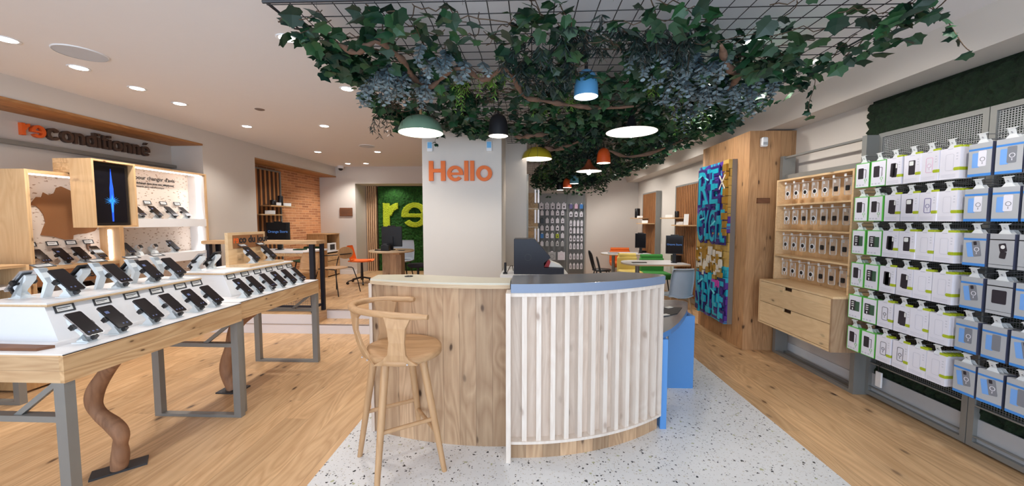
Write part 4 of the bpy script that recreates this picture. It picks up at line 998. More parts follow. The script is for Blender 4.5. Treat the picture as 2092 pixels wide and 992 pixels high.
# ============================================================ CENTRE BACK WALL OF ACCESSORIES
bg = thing('accessory_wall', 'grey perforated accessory wall at the far end of the shop', 'display wall', (0.95,10.45,0))
MB().box(0.32,1.62,10.46,10.475,0.05,2.26).build('perforated_panel', m_perfX, bg)
MB().box(0.32,1.62,10.485,10.499,0.05,2.26).build('back_panel', m_dgrey, bg)
f = MB()
for x in (0.30,1.125,1.60): f.box(x,x+0.035,10.42,10.495,0,2.285)
f.box(0.335,1.60,10.42,10.495,2.25,2.285); f.build('metal_frame', m_grey, bg)
MB().box(0.335,1.60,10.44,10.458,1.98,2.25).build('header_panel', m_grey, bg)
def make_small_pack(kind):
    """front faces -Y, hangs from the origin"""
    w_, h = {'s':(0.085,0.12),'w':(0.125,0.16),'t':(0.062,0.14),'L':(0.20,0.22)}[kind[0]]
    t = thing('accessory_pack', 'x', 'package', (0,0,0))
    col = {'w': m_packw, 'k': m_black, 'b': m_packblue, 'g': m_packgr, 'y': m_packlime, 'p': m_ph_pink, 'v': m_ph_vio}[kind[1]]
    MB().box(-w_/2,w_/2,-0.03,0.0,-h-0.02,-0.02).build('box', col, t, local=True)
    MB().prism([(-w_/4,-0.02),(w_/4,-0.02),(0.012,0.012),(-0.012,0.012)], -0.031, -0.029, 'Y').build('hang_tab', m_packw if kind[1] != 'k' else m_dgrey, t, local=True)
    b = MB(); k = kind[2]
    if k == 'd': b.T = frame((0,-0.0305,-0.02-h*0.55),(1,0,0)); b.prism([(-w_*.2,-h*.12),(w_*.1,-h*.2),(w_*.25,0),(w_*.05,h*.1),(-w_*.1,h*.05)],0,0.001)
    elif k == 'q': b.box(-w_*.22,w_*.22,-0.031,-0.03,-0.02-h*.72,-0.02-h*.35)
    elif k == 'l': b.box(-0.007,0.007,-0.031,-0.03,-0.02-h*.8,-0.02-h*.25)
    elif k == 'o': b.T = frame((0,-0.0305,-0.02-h*0.55),(1,0,0)); ring_sector(b,0,0,w_*.32,w_*.32,0.006,0.006,0,360,0.001,20)
    elif k == 'r': b.T = frame((0,-0.0305,-0.02-h*0.55),(1,0,0)); ring_sector(b,0,0,w_*.32,w_*.32,0.006,0.006,0,360,0.001,20)
    if b.v: b.build('printed_picture', m_ph_pink if k == 'r' else m_ph_dark, t, local=True)
    return t
protos = {}
def small_pack(kind, x, z, label, g):
    if kind not in protos:
        protos[kind] = make_small_pack(kind); o = protos[kind]
    else: o = copy_tree(protos[kind])
    o.location = (x, 10.40, z); o['label'] = label; o['group'] = g
ZZ = lambda v: 1.54 + (450-(380+v/4.96))*10.4/760 + 0.0   # rows measured from the floor
rowsL = [(175,'wwd',[0.70,0.87,1.02,1.085-0.0],0),(262,'sww',None,5),(338,'sww',None,5),(408,'sww',None,5),(485,'sww',None,5),(575,'sgw',None,5)]
names = ['top','second','third','fourth','fifth','sixth','seventh','lowest']
colw = ['leftmost','second from left','third from left','fourth from left','fifth from left','rightmost']
kindsL = [['wwd','wwo','wwd','wwd','wwd'],['swx','swx','swx','swd','swd'],['skx','swx','swd','swx','swd'],['swx','swq','swx','swq','swx'],['sbx','swd','swx','syd','swx'],['swx','sgx','sgx','sgd','sgx']]
zL = [2.03-0.02,1.80,1.585,1.38,1.17,0.945]
for r, (z, ks) in enumerate(zip(zL, kindsL)):
    n = len(ks)
    for c_, kd in enumerate(ks):
        x = 0.42 + 0.155*c_ if r == 0 else 0.44 + 0.142*c_
        small_pack(kd, x, z + 0.02, f'small hanging accessory pack on the far wall, left bay, {names[r]} row, {colw[c_]}', 'accessory packs in the left bay of the far wall')
for c_, (kd, x) in enumerate((('Lgo',0.72),('Lwr',0.98))):
    small_pack(kd, x, 0.68, ['large grey accessory pack low in the left bay of the far wall','large white pack with a pink ring low in the left bay of the far wall'][c_], 'accessory packs in the left bay of the far wall')
kindsR = [['wvx','wpx','wbx'],['swq','swq','swd'],['twd','twx','twx','two'],['twq','twx','twx','two'],['twq','twq','twq','twq'],['twl']*4,['twl']*4,['twl']*4]
zR = [1.985,1.76,1.52,1.32,1.10,0.885,0.60,0.33]
for r, (z, ks) in enumerate(zip(zR, kindsR)):
    for c_, kd in enumerate(ks):
        n = len(ks); x = 1.235 + (c_*0.143 if n == 3 else c_*0.100)
        small_pack(kd if kd[0] != 'w' else 's'+kd[1:], x, z+0.02, f'small hanging accessory pack on the far wall, right bay, {names[r]} row, {colw[c_]}', 'accessory packs in the right bay of the far wall')
# side unit on the pier flank, seen edge on
su = thing('side_display_unit', 'narrow timber and metal display fixed to the side of the pier', 'display unit', (0.12,5.9,0))
MB().box(0.006,0.03,5.35,6.3,0.3,2.2).build('metal_back', m_grey, su)
MB().box(0.006,0.20,6.28,6.31,0.3,2.0).build('timber_side', m_piney, su)
side_packs = []
for r, z in enumerate((1.80,1.50,1.22)):
    for k, y in enumerate((5.62,5.80)):
        side_packs.append((r, k, y, z+0.22)); MB().box(0.03,0.19,y-0.003,y+0.003,z+0.215,z+0.222).build('hook', m_clear, su)

# ============================================================ RIGHT SIDE
slat_panel('slatted_wall_panel', 'tall slatted wood panel with grey frame nearest the graffiti panel', 3.1, -1, 6.60, 7.60, 0.12, 2.22, 13, m_slat, m_grey, 0.12, [(6.62,7.15,1.44,0.24),(7.0,7.75,1.575,0.24)])
slat_panel('slatted_wall_panel', 'slatted wood panel with grey frame in the far right corner', 3.1, -1, 8.70, 9.70, 0.12, 2.22, 13, m_slat, m_grey, 0.12, [(8.75,9.4,1.455,0.24),(9.2,9.95,1.585,0.24)])
def side_table(y0, y1, label):
    t = thing('consultation_table', label, 'table', (2.4,(y0+y1)/2,0), 0, 'white topped tables along the right wall')
    ym = (y0+y1)/2; r = (y1-y0)/2*0.8
    pts = [(2.96,y0),(2.96,y1),(2.10,y1)] + [(2.08+0.26*math.cos(math.radians(a)), ym+(y1-y0)/2*math.sin(math.radians(a))) for a in range(100,261,20)] + [(2.10,y0)]
    MB().prism(pts, 0.715, 0.74).build('plywood_core', m_ply, t); MB().prism(pts, 0.74, 0.75).build('white_top', m_white, t)
    MB().tube([(2.12,ym,0.02),(2.12,ym,0.715)],0.04,16).build('leg', m_grey, t); MB().lathe([(0,0),(0.2,0),(0.2,0.015),(0,0.02)],(2.12,ym,0),24).build('foot_disc', m_grey, t)
side_table(6.78,7.50,'white topped table with rounded end nearer the counter, on the right wall')
side_table(8.80,9.40,'white topped table with rounded end farther back in the right corner')
for (y, lab, w_, h, l) in ((7.0,'dark tilted touch screen on the nearer right table',0.30,0.34,0.17),(9.05,'dark tilted touch screen on the farther right table',0.25,0.35,0.13)):
    monitor('monitor', lab, 2.75, y, 0.75, w_, h, -0.45, 0.0, 'Orange Store' if y < 8 else None, lift=l)
    tag(MB().box(2.80,2.94,y+0.13,y+0.30,0.75,0.80 if y > 8 else 0.88).build('terminal', m_black, bevel=0.01), 'black terminal box behind the touch screen on the ' + ('nearer' if y < 8 else 'farther') + ' right table', 'device')
    tag(MB().box(1.98,2.25,y-0.02,y+0.05,0.75,0.762).build('keyboard', m_black, bevel=0.003), 'slim black keyboard on the ' + ('nearer' if y < 8 else 'farther') + ' right table', 'keyboard')
def spindle_chair(label, loc, rz):
    t = thing('spindle_chair', label, 'chair', loc, rz, 'black spindle back chairs')
    MB().lathe([(0,0.44),(0.19,0.44),(0.21,0.455),(0.20,0.475),(0,0.47)], n=24).build('seat', m_black, t, local=True)
    for sx in (-1,1):
        for sy in (-1,1): MB().tube([(sx*0.13,sy*0.13,0.44),(sx*0.19,sy*0.2,0)],[0.014,0.010],8).build('leg', m_black, t, local=True)
    hoop = open_spline([(-0.19,-0.16,0.46),(-0.205,-0.21,0.64),(-0.20,-0.25,0.80),(-0.12,-0.27,0.86),(0,-0.275,0.875),(0.12,-0.27,0.86),(0.20,-0.25,0.80),(0.205,-0.21,0.64),(0.19,-0.16,0.46)],4)
    MB().tube(hoop, 0.011, 8).build('back_hoop', m_black, t, local=True)
    for k in range(5):
        x = -0.12+0.06*k; MB().tube([(x,-0.175,0.465),(x*1.1,-0.265,0.865)],0.006,6).build('spindle', m_black, t, local=True)
spindle_chair('black spindle chair at the far table, farther left of the pair', (1.66,8.2,0), -PI/2)
spindle_chair('black spindle chair at the nearer right table, partly behind the counter', (1.55,6.75,0), -PI/2-0.2)
def lounge(label, loc, rz, mt, w_=0.62):
    t = thing('lounge_chair', label, 'chair', loc, rz, 'coloured chairs at the right tables')
    MB().box(-w_/2,w_/2,-0.24,0.26,0.33,0.46).build('seat', mt, t, local=True, bevel=0.045, seg=4)
    MB().box(-w_/2,w_/2,-0.33,-0.22,0.36,0.74).build('backrest', mt, t, local=True, bevel=0.045, seg=4)
    b = MB(); b.tube([(-w_/2+0.03,-0.29,0.76),(w_/2-0.03,-0.29,0.76)],0.05,14); b.build('headroll', mt, t, local=True)
    for sx in (-1,1):
        for sy in (-1,1): MB().tube([(sx*(w_/2-0.08),sy*0.17,0.34),(sx*(w_/2-0.04),sy*0.21,0)],[0.014,0.010],8).build('leg', m_blkmetal, t, local=True)
lounge('orange upholstered chair behind the farther right table', (2.5,9.85,0), PI-0.1, m_orangef, 0.54)
lounge('yellow upholstered chair between the two right tables', (2.26,8.12,0), PI, m_yellow, 0.44)
lounge('green upholstered chair behind the nearer right table', (2.72,7.88,0), PI, m_green, 0.52)
shell_chair('pale blue grey plastic chair behind the low blue desk', (2.17,5.5,0), 0.2, m_ltblue, 'wood', 'shell_chair', 0.40, 0.37)
speaker_box(2.86,9.72,1.605,0.24,0.13,'tall black speaker on the top shelf in the far right corner')
card_on(2.84,9.45,1.605,-0.6,0.14,0.05,'white card beside the tall speaker in the far right corner')
card_on(2.84,9.05,1.475,-0.6,0.14,0.07,'white card on the lower shelf in the far right corner')
card_on(2.84,7.55,1.595,-0.6,0.14,0.06,'white card on the upper shelf near the graffiti panel')
speaker_box(2.86,7.20,1.595,0.12,0.08,'small black speaker on the upper shelf near the graffiti panel')
card_on(2.84,7.02,1.46,-0.6,0.12,0.06,'low white card on the lower shelf near the graffiti panel')
card_on(2.84,6.75,1.46,-0.6,0.08,0.20,'tall white card on the lower shelf near the graffiti panel')
ql = thing('sensor_box', 'white rounded alarm sensor high on the timber pier', 'sensor', (2.72,4.45,2.38))
MB().box(2.685,2.755,4.40,4.46,2.38,2.49).build('case', m_white, ql, bevel=0.018, seg=3); MB().box(2.695,2.745,4.396,4.401,2.40,2.43).build('lens', m_packgr, ql)
tag(MB().box(2.68,2.82,4.44,4.46,1.74,1.80).build('small_plaque', m_sign), 'small dark wooden plaque on the near face of the timber pier', 'plaque')

# ---- graffiti relief panel
art = thing('graffiti_relief', 'tall relief panel of painted blocks with teal, purple and gold graffiti', 'artwork', (2.52,5.05,0.24))
ay0, ay1, az0, az1, ax = 4.70, 5.50, 0.24, 2.29, 2.505
MB().box(2.52,2.58,ay0,ay1,az0,az1).build('backing_frame', paint('frame_taupe', rgb(128,118,110), 0.6), art)
def artmat():
    m, nt, b = newmat('graffiti_paint')
    _, s = COORD(nt)
    yy, z = s[1], s[2]
    v = COMB(nt, 0, yy, z)
    n = NOISE(nt, v, 5.0, 3, 0.6, 1.2); n2 = NOISE(nt, v, 3.3, 3, 0.5, 2.0)
    teal = MIX(nt, n, rgb(20,150,180), rgb(60,206,226)); pur = MIX(nt, n2, rgb(46,36,110), rgb(110,64,170))
    gold = MIX(nt, n, rgb(150,104,30), rgb(224,190,110))
    c1 = RAMP(nt, n2, [(0.0,(0,0,0,1)),(0.47,(0,0,0,1)),(0.50,(1,1,1,1)),(1.0,(1,1,1,1))])
    col = MIX(nt, c1, teal, pur)
    band = M_(nt, 'MULTIPLY', M_(nt, 'GREATER_THAN', z, 0.72), M_(nt, 'LESS_THAN', z, 1.14))
    col = MIX(nt, band, col, gold)
    top = M_(nt, 'MULTIPLY', M_(nt, 'LESS_THAN', yy, -0.22), M_(nt, 'GREATER_THAN', z, 1.35)); col = MIX(nt, top, col, gold)
    L(nt, col, b.inputs['Base Color']); b.inputs['Roughness'].default_value = 0.3
    return m
m_art = artmat()
rnd = random.Random(11); blocks = MB()
z = az0
while z < az1-0.01:
    h = min(rnd.uniform(0.07,0.15), az1-z); 
    if az1-(z+h) < 0.05: h = az1-z
    y = ay0
    while y < ay1-0.01:
        w_ = min(rnd.uniform(0.08,0.18), ay1-y)
        if ay1-(y+w_) < 0.05: w_ = ay1-y
        blocks.box(ax-rnd.uniform(0.0,0.03), 2.52, y+0.002, y+w_-0.002, z+0.002, z+h-0.002); y += w_
    z += h
blocks.build('painted_blocks', m_art, art)
m_tealp = paint('teal_paint', rgb(34,176,200), 0.35, noise=0.15); m_teal2 = paint('pale_teal_paint', rgb(110,220,232), 0.35, noise=0.1); m_purp = paint('purple_paint', rgb(52,34,112), 0.4, noise=0.1)
m_goldp = paint('gold_paint', rgb(196,150,60), 0.25, 0.5, 0.1); m_creamp = paint('cream_paint', rgb(222,212,196), 0.4, noise=0.1); m_magp = paint('magenta_paint', rgb(196,60,160), 0.4)
def graf(word, zbase, size_z, wid, mt, mo, y_left=5.46, xoff=0.0, squash=1.0):
    me = text_mesh(word, 1.0, 0.0, 0.03)
    xs = [v.co.x for v in me.vertices]; ys = [v.co.y for v in me.vertices]
    sx, sy = wid/(max(xs)-min(xs)), size_z/(max(ys)-min(ys))
    for (mt_, off, dx, nm) in ((mo, 0.055, 0.000, 'letter_outline'), (mt, 0.0, 0.006, 'letter_fill')):
        me2 = text_mesh(word, 1.0, 0.012, off)
        b = MB(); b.mesh(me2, FR(ax-0.032-dx-xoff, y_left, zbase) @ Matrix.Diagonal((sx,sy,0.6,1)) @ Matrix.Translation((-min(xs),-min(ys),0)))
        b.build(nm, mt_, art)
graf('RE', 1.74, 0.49, 0.56, m_tealp, m_purp)
graf('CYCLE', 1.24, 0.46, 0.74, m_tealp, m_purp)
graf('HAVE', 0.86, 0.30, 0.66, m_creamp, m_goldp, 5.46)
graf('STYLE', 0.28, 0.52, 0.76, m_tealp, m_purp)
# raised offset pieces that break the lettering into blocks
ra = random.Random(4)
for mt_, nm, n_, zr in ((m_tealp,'teal_block',34,((0.30,0.80),(1.24,2.2))), (m_purp,'purple_block',14,((0.28,0.8),(1.2,2.2))), (m_goldp,'gold_block',16,((0.8,1.2),)), (m_creamp,'cream_block',16,((0.82,1.18),))):
    for k in range(n_):
        z0_, z1_ = ra.choice(zr); z_ = ra.uniform(z0_, z1_); y = ra.uniform(4.76,5.44); hw, hh = ra.uniform(0.016,0.05), ra.uniform(0.02,0.06)
        if mt_ is m_tealp and z_ > 1.7 and y < 4.9: continue
        dpt = ra.uniform(0.046,0.058); MB().box(ax-dpt, ax-0.03, max(ay0,y-hw), min(ay1,y+hw), z_-hh, z_+hh).build(nm, mt_, art)
for k in range(9):
    z_ = 1.35+0.1*k; MB().box(ax-0.045-0.004*(k%3), ax-0.02, 4.705, 4.80-0.02*(k%2), z_, z_+0.085).build('gold_block', m_goldp, art)
b = MB()
for (y, z_, w_, h, a) in ((5.40,2.14,0.05,0.012,0.3),(5.2,2.1,0.05,0.012,-0.4),(5.3,1.56,0.06,0.012,0.2),(5.0,1.5,0.07,0.012,0.5),(5.3,0.7,0.08,0.014,0.5),(4.95,0.62,0.06,0.014,-0.5)):
    b.T = frame((ax-0.05,y,z_),(0,-1,0)) @ Matrix.Rotation(a,4,'Z'); b.box(-w_,w_,-h,h,0,0.004)
b.build('pale_highlights', m_teal2, art)
b = MB()
for (y, z_, a) in ((4.80,2.02,0.9),(4.80,2.02,-0.9)):
    b.T = frame((ax-0.05,y,z_),(0,-1,0)) @ Matrix.Rotation(a,4,'Z'); b.box(-0.11,0.11,-0.010,0.010,0,0.004)
b.build('white_cross', m_creamp, art)
b = MB()
for k in range(7):
    b.T = frame((ax-0.05,4.98-0.03*k,0.74+0.006*(k%3)),(0,-1,0)); b.box(-0.008,0.012,-0.05-0.02*(k%2),0.03,0,0.004)
b.build('magenta_drips', m_magp, art)

# ---- shelving unit with clear cases
su = thing('case_shelving_unit', 'tall grey framed timber unit with four shelves and two drawers on the right wall', 'shelving unit', (2.95,3.85,0))
f = MB()
f.box(2.90,3.04,3.33,3.375,0,2.265); f.box(2.90,3.04,4.37,4.415,0,2.265); f.box(2.90,2.94,3.375,4.37,0,0.03); f.box(3.0,3.04,3.375,4.37,0,0.03)
f.build('metal_frame', m_grey, su)
MB().tube([(2.93,3.375,2.245),(2.93,4.37,2.245)],0.014,10).build('top_rail', m_grey, su)
MB().box(2.93,2.95,3.375,4.37,1.985,2.05).build('upper_plate', m_grey, su)
Y0, Y1, Z0, Z1 = 3.315, 4.30, 0.885, 1.985
MB().box(2.80,2.98,Y0,Y0+0.018,Z0,Z1).build('side_panel', m_pinepale, su); MB().box(2.80,2.98,Y1-0.018,Y1,Z0,Z1).build('side_panel', m_pinepale, su)
MB().box(2.80,2.98,Y0+0.018,Y1-0.018,Z1-0.018,Z1).build('top_panel', m_pinepale, su)
MB().box(2.965,2.98,Y0+0.018,Y1-0.018,Z0,Z1-0.018).build('back_panel', m_pinepalez, su)
shz = [1.145,1.425,1.70]
for z in shz: MB().box(2.80,2.965,Y0+0.018,Y1-0.018,z,z+0.016).build('shelf', m_pinepale, su)
MB().box(2.62,2.98,3.245,4.25,0.87,0.888).build('drawer_top', m_pinepale, su)
MB().box(2.62,2.98,3.245,3.263,0.405,0.87).build('drawer_side', m_pinev, su); MB().box(2.62,2.98,4.232,4.25,0.405,0.87).build('drawer_side', m_pinepalez, su)
MB().box(2.62,2.98,3.263,4.232,0.405,0.423).build('drawer_bottom', m_pinepale, su)
for k, (za, zb) in enumerate(((0.650,0.866),(0.427,0.645))):
    dr = MB(); ym = 3.80
    dr.box(2.622,2.642,3.267,ym-0.06,za,zb); dr.box(2.622,2.642,ym+0.06,4.228,za,zb); dr.box(2.622,2.642,ym-0.06,ym+0.06,za,zb-0.035)
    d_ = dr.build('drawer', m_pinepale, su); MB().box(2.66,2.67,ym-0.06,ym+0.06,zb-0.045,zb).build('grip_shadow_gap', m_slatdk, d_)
def rrect(w_, h, r, n=4):
    o = []
    for (sx, sy, a0) in ((1,1,0),(-1,1,90),(-1,-1,180),(1,-1,270)):
        for i in range(n+1):
            a = math.radians(a0+90*i/n); o.append((sx*(w_/2-r)+r*math.cos(a), sy*(h/2-r)+r*math.sin(a)))
    return o
def make_case(kind):
    t = thing('clear_phone_case', 'x', 'phone case', (0,0,0))
    b = MB(); b.T = frame((0,0,-0.09),(1,0,0))       # faces -Y
    b.prism(rrect(0.074,0.152,0.014), 0, 0.0015); b.build('back_sheet', m_clear, t, local=True)
    b = MB(); b.T = frame((0,0,-0.09),(1,0,0)); o_, i_ = rrect(0.076,0.154,0.015), rrect(0.070,0.148,0.012); n = len(o_)
    b.add([(p[0],p[1],0) for p in o_]+[(p[0],p[1],0) for p in i_]+[(p[0],p[1],0.009) for p in o_]+[(p[0],p[1],0.009) for p in i_],
          [q for j in range(n) for q in ((j,(j+1)%n,2*n+(j+1)%n,2*n+j),(n+j,3*n+j,3*n+(j+1)%n,n+(j+1)%n),(2*n+j,2*n+(j+1)%n,3*n+(j+1)%n,3*n+j))]); b.build('rim', m_cleare, t, local=True)
    b = MB(); b.T = frame((0,-0.004,-0.105),(1,0,0))
    if kind == 'ring':
        ring_sector(b,0,0,0.028,0.028,0.009,0.009,0,360,0.004,28); b.box(-0.004,0.004,-0.05,-0.03,0,0.003); b.build('magnet_ring', m_white, t, local=True)
        b = MB(); b.T = frame((0,-0.006,-0.105),(1,0,0)); b.prism([(0.017*math.cos(a),0.019*math.sin(a)) for a in [2*PI*j/20 for j in range(20)]],0,0.005); b.build('security_disc', m_black, t, local=True)
    else:
        b.prism(rrect(0.036,0.046,0.010),0,0.009); b.build('security_tag', m_black, t, local=True)
    b = MB(); b.T = frame((0,-0.002,-0.033),(1,0,0)); b.prism([(-0.03,-0.014),(-0.008,-0.014),(-0.008,0.014),(-0.03,0.014)],0,0.003); b.build('camera_cutout', m_cleare, t, local=True)
    b = MB(); b.box(-0.008,0.008,-0.03,0.07,-0.004,0.004); b.build('peg', m_cleare, t, local=True)
    b = MB(); b.box(-0.011,0.011,-0.034,-0.030,-0.004,0.022); b.build('price_chip', m_paper, t, local=True)
    return t
cases = {'ring': make_case('ring'), 'tag': make_case('tag')}
pattern = [['ring']*5+['tag']*2, ['ring','ring','tag','ring','tag','tag','tag'], ['ring']*4+['tag']*3, ['ring']*4+['tag']*3]
for r, z in enumerate((1.935,1.665,1.385,1.105)):
    for c_ in range(7):
        y = 4.20 - 0.127*c_
        inst(cases[pattern[r][c_]], (2.86,y,z), -PI/2, f'clear phone case on the timber unit, {["top","second","third","bottom"][r]} shelf, {["first","second","third","fourth","fifth","sixth","seventh"][c_]} from the left', 'clear phone cases on the timber unit')

# ---- right gondola with hanging boxes
gd = thing('case_display_wall', 'grey perforated display wall hung with boxed phone cases at the right', 'display wall', (3.02,2.5,0))
def bay(y0, y1):
    f = MB(); w_ = 0.035
    f.box(3.0,3.06,y0,y0+w_,0.02,2.275); f.box(3.0,3.06,y1-w_,y1,0.02,2.275)
    f.box(3.0,3.06,y0+w_,y1-w_,2.24,2.275); f.box(3.0,3.06,y0+w_,y1-w_,0.02,0.055); f.box(3.0,3.03,y0+w_,y1-w_,2.015,2.05); f.box(3.0,3.02,y0+w_,y1-w_,0.30,0.31)
    f.box(3.0,3.02,y0+w_,y1-w_,0.09,0.098)
    f.build('metal_frame', m_grey, gd)
    MB().box(3.012,3.0135,y0+w_,y1-w_,2.05,2.24).build('perforated_panel', m_perfY, gd)
    MB().box(3.012,3.0135,y0+w_,y1-w_,0.30,2.015).build('perforated_panel', m_perfYshade, gd)
    MB().box(3.05,3.055,y0+w_,y1-w_,0.34,2.015).build('back_liner', m_black, gd)
    MB().box(3.03,3.04,y0+w_,y1-w_,0.055,0.21).build('kick_plate', m_packgr, gd)
bay(2.575,3.335); bay(1.81,2.57); bay(1.045,1.805)
mw = thing('moss_wall_strip', 'dark moss strip on the wall above and behind the perforated display', 'moss panel', (3.08,2.4,0.15))
MB().box(3.085,3.1,0.5,3.50,0.15,2.59).build('backing_board', m_moss2, mw)
moss_sheet(lambda u, v, e, r: (3.075-e, 3.53-3.0*u+(r.random()-0.5)*0.05*(u==0), 0.18+2.39*v+(r.random()-0.5)*0.05*(v==0)), 110, 90, m_moss2, 'moss', mw, amp=0.045)
pc = thing('wall_socket', 'white cable box low behind the left end of the perforated display', 'socket', (3.035,3.2,0.12))
MB().box(2.985,3.0,3.17,3.225,0.13,0.26).build('case', m_white, pc, bevel=0.005); MB().tube([(2.99,3.2,0.26),(2.985,3.2,0.30),(2.992,3.18,0.33)],0.004).build('cable', m_black, pc)

PW, PH, PD = 0.116, 0.196, 0.024
def make_pack(kind):
    t = thing('boxed_phone_case', 'x', 'package', (0,0,0))       # front faces -Y, hangs from origin
    z1, z0 = -0.022, -0.022-PH; w_ = PW/2; yf = -PD
    family = kind.split('_')[0]; pic = kind.split('_')[1]
    b = MB()
    if family == 'white':
        b.box(-w_,w_,yf,0,z0,z1,0); mats = [m_packw]
    elif family == 'green':
        b.box(-w_,w_,yf,0,z0,z1-0.006,0); b.box(-w_,w_,yf-0.0003,0.0003,z1-0.006,z1,1); b.box(-w_,-w_+0.005,yf-0.0004,0.0004,z0,z1-0.006,1); b.box(w_-0.0005,w_+0.0006,yf-0.0002,0.0002,z0,z1,1); b.box(-w_,w_,yf-0.0003,0.0003,z0,z0+0.004,1); mats = [m_packw, m_packg]
    else:
        side = m_packdk
        b.box(-w_,w_-0.001,yf,0,z0,z1,0); b.box(w_-0.001,w_,yf,0,z0,z1,1)
        c2 = 2
        if family == 'blue': b.box(-w_,w_,yf-0.0004,yf,z1-0.042,z1-0.030,2); b.box(-w_,w_,yf-0.0004,yf,z0,z0+0.016,2)
        else: b.box(-w_,w_,yf-0.0004,yf,z1-0.036,z1-0.030,2); b.box(-w_,w_,yf-0.0004,yf,z0+0.018,z0+0.020,2)
        mats = [m_packgr, side, m_packblue if family == 'blue' else m_black]
    b.build('box', mats, t, local=True)
    zc = (z0+z1)/2
    def P(w2, h, dx=0, dz=0, ry=0, mt=m_ph_dark, t2=0.0006, r=0.006, hollow=0, layer=0):
        q = MB(); q.T = frame((dx, yf-0.0002-layer*0.0006, zc+dz),(1,0,0)) @ Matrix.Rotation(ry,4,'Z')
        if hollow:
            o_, i_ = rrect(w2,h,r), rrect(w2-2*hollow,h-2*hollow,max(0.001,r-hollow)); n = len(o_)
            q.add([(p[0],p[1],t2) for p in o_]+[(p[0],p[1],t2) for p in i_]+[(p[0],p[1],0) for p in o_], [x for j in range(n) for x in ((j,(j+1)%n,n+(j+1)%n,n+j),(2*n+j,2*n+(j+1)%n,(j+1)%n,j))])
        else: q.prism(rrect(w2,h,r),0,t2)
        q.build('printed_picture', mt, t, local=True)
    def RING(r, dx, dz, mt, layer=1, st_=0.003):
        q = MB(); q.T = frame((dx, yf-0.0002-layer*0.0006, zc+dz),(1,0,0)); ring_sector(q,0,0,r,r,st_,st_,0,360,0.0006,22); q.box(-0.0015,0.0015,-r-0.016,-r-0.004,0,0.0006); q.build('printed_ring', mt, t, local=True)
    if family == 'white':
        q = MB(); q.T = frame((w_-0.016,yf-0.0003,z0+0.062),(1,0,0)); q.prism([(-0.018,0.004),(-0.014,0.010),(0.016,0.010),(0.016,-0.010),(-0.014,-0.010),(-0.018,-0.004)],0,0.0006); q.build('lime_flash', m_packlime, t, local=True)
        MB().box(w_,w_+0.0006,yf,0,z0+0.052,z0+0.072).build('lime_side_flash', m_packlime, t, local=True)
        MB().box(0.012,w_-0.004,-PD*0.7,-PD*0.3,z1,z1+0.014).build('lime_hanger', m_packlime, t, local=True)
        MB().box(-0.015,0.015,yf-0.0006,yf-0.0001,z1-0.008,z1-0.003).build('printed_name', m_ph_line, t, local=True)
        q = MB(); 
        for k in range(3): q.box(-w_+0.008,w_-0.02,yf-0.0005,yf-0.0001,z0+0.012+k*0.008,z0+0.014+k*0.008)
        for k in range(3): q.box(w_-0.022,w_-0.012,yf-0.0005,yf-0.0001,z1-0.04-k*0.018,z1-0.034-k*0.018)
        q.build('printed_lines', m_ph_line, t, local=True)
        if pic == 'dark': P(0.040,0.098,-0.006,0.010,-0.04); P(0.040,0.098,0.006,0.004,-0.04); P(0.010,0.030,0.020,0.035,0,m_paper,layer=1,r=0.003)
        if pic == 'camera': P(0.046,0.100,0,0.008,0,m_ph_dark); P(0.030,0.030,-0.004,0.038,0,m_paper,layer=1)
        if pic == 'pink': P(0.046,0.100,0,0.008,0,m_ph_pink,hollow=0.004,r=0.010); RING(0.014,0,0.005,m_ph_pink)
        if pic == 'violet': P(0.046,0.100,0,0.008,0,m_ph_vio,hollow=0.004,r=0.010); RING(0.014,0,0.005,m_ph_vio)
        if pic == 'ink': P(0.046,0.100,0,0.008,0,m_ph_dark,hollow=0.003,r=0.010); RING(0.012,0,0.005,m_ph_dark)
        if pic == 'plain': P(0.048,0.104,0,0.008,0,m_ph_line,hollow=0.0018,r=0.010)
    elif family == 'green':
        if pic == 'wallet':
            P(0.050,0.085,-0.014,0.010,0); P(0.040,0.080,0.022,0.008,0,m_ph_teal,r=0.004)
            for k in range(3): P(0.022,0.007,-0.018,0.038-0.016*k,0,m_paper,layer=1,r=0.001)
            P(0.008,0.018,-0.018,-0.018,0,m_paper,layer=1,r=0.003)
        else:
            P(0.046,0.085,-0.012,0.014,0); P(0.026,0.070,0.020,0.010,0,m_ph_dark,hollow=0.004); P(0.014,0.024,0.020,-0.022,0,m_packw,layer=1)
            RING(0.011,0.030,-0.040,m_packg)
        q = MB(); 
        for k in range(3): q.box(-w_+0.010+k*0.026,-w_+0.026+k*0.026,yf-0.0005,yf-0.0001,z0+0.014,z0+0.026)
        q.build('printed_icons', m_ph_line, t, local=True)
    elif family == 'blue':
        tilt = 0.16 if pic == 'tilt' else 0.0
        P(0.036,0.088,-0.020,-0.002,tilt,m_ph_blue,r=0.005); P(0.040,0.092,0.012,0.006,tilt,m_ph_grey if pic != 'clear' else m_packw,layer=1,r=0.006)
        if pic != 'plain': RING(0.013,0.014,0.002,m_packw if pic != 'clear' else m_ph_grey,2)
        if pic == 'tilt': P(0.016,0.022,0.004,0.038,tilt,m_ph_dark,layer=2,r=0.004)
    else:
        if pic == 'square': P(0.066,0.078,0,0.004,0,m_ph_dark,r=0.006)
        else: P(0.034,0.048,0.006,0.020,0.2,m_ph_dark); P(0.030,0.040,0.008,-0.022,-0.15,m_ph_dark); P(0.020,0.022,0.006,0.024,0,m_paper,layer=1,r=0.010)
    MB().prism([(-0.030,z1),(0.030,z1),(0.014,z1+0.022),(-0.014,z1+0.022)], -PD*0.55, -PD*0.45, 'Y').build('hang_tab', m_tag, t, local=True)
    return t
packp = {}
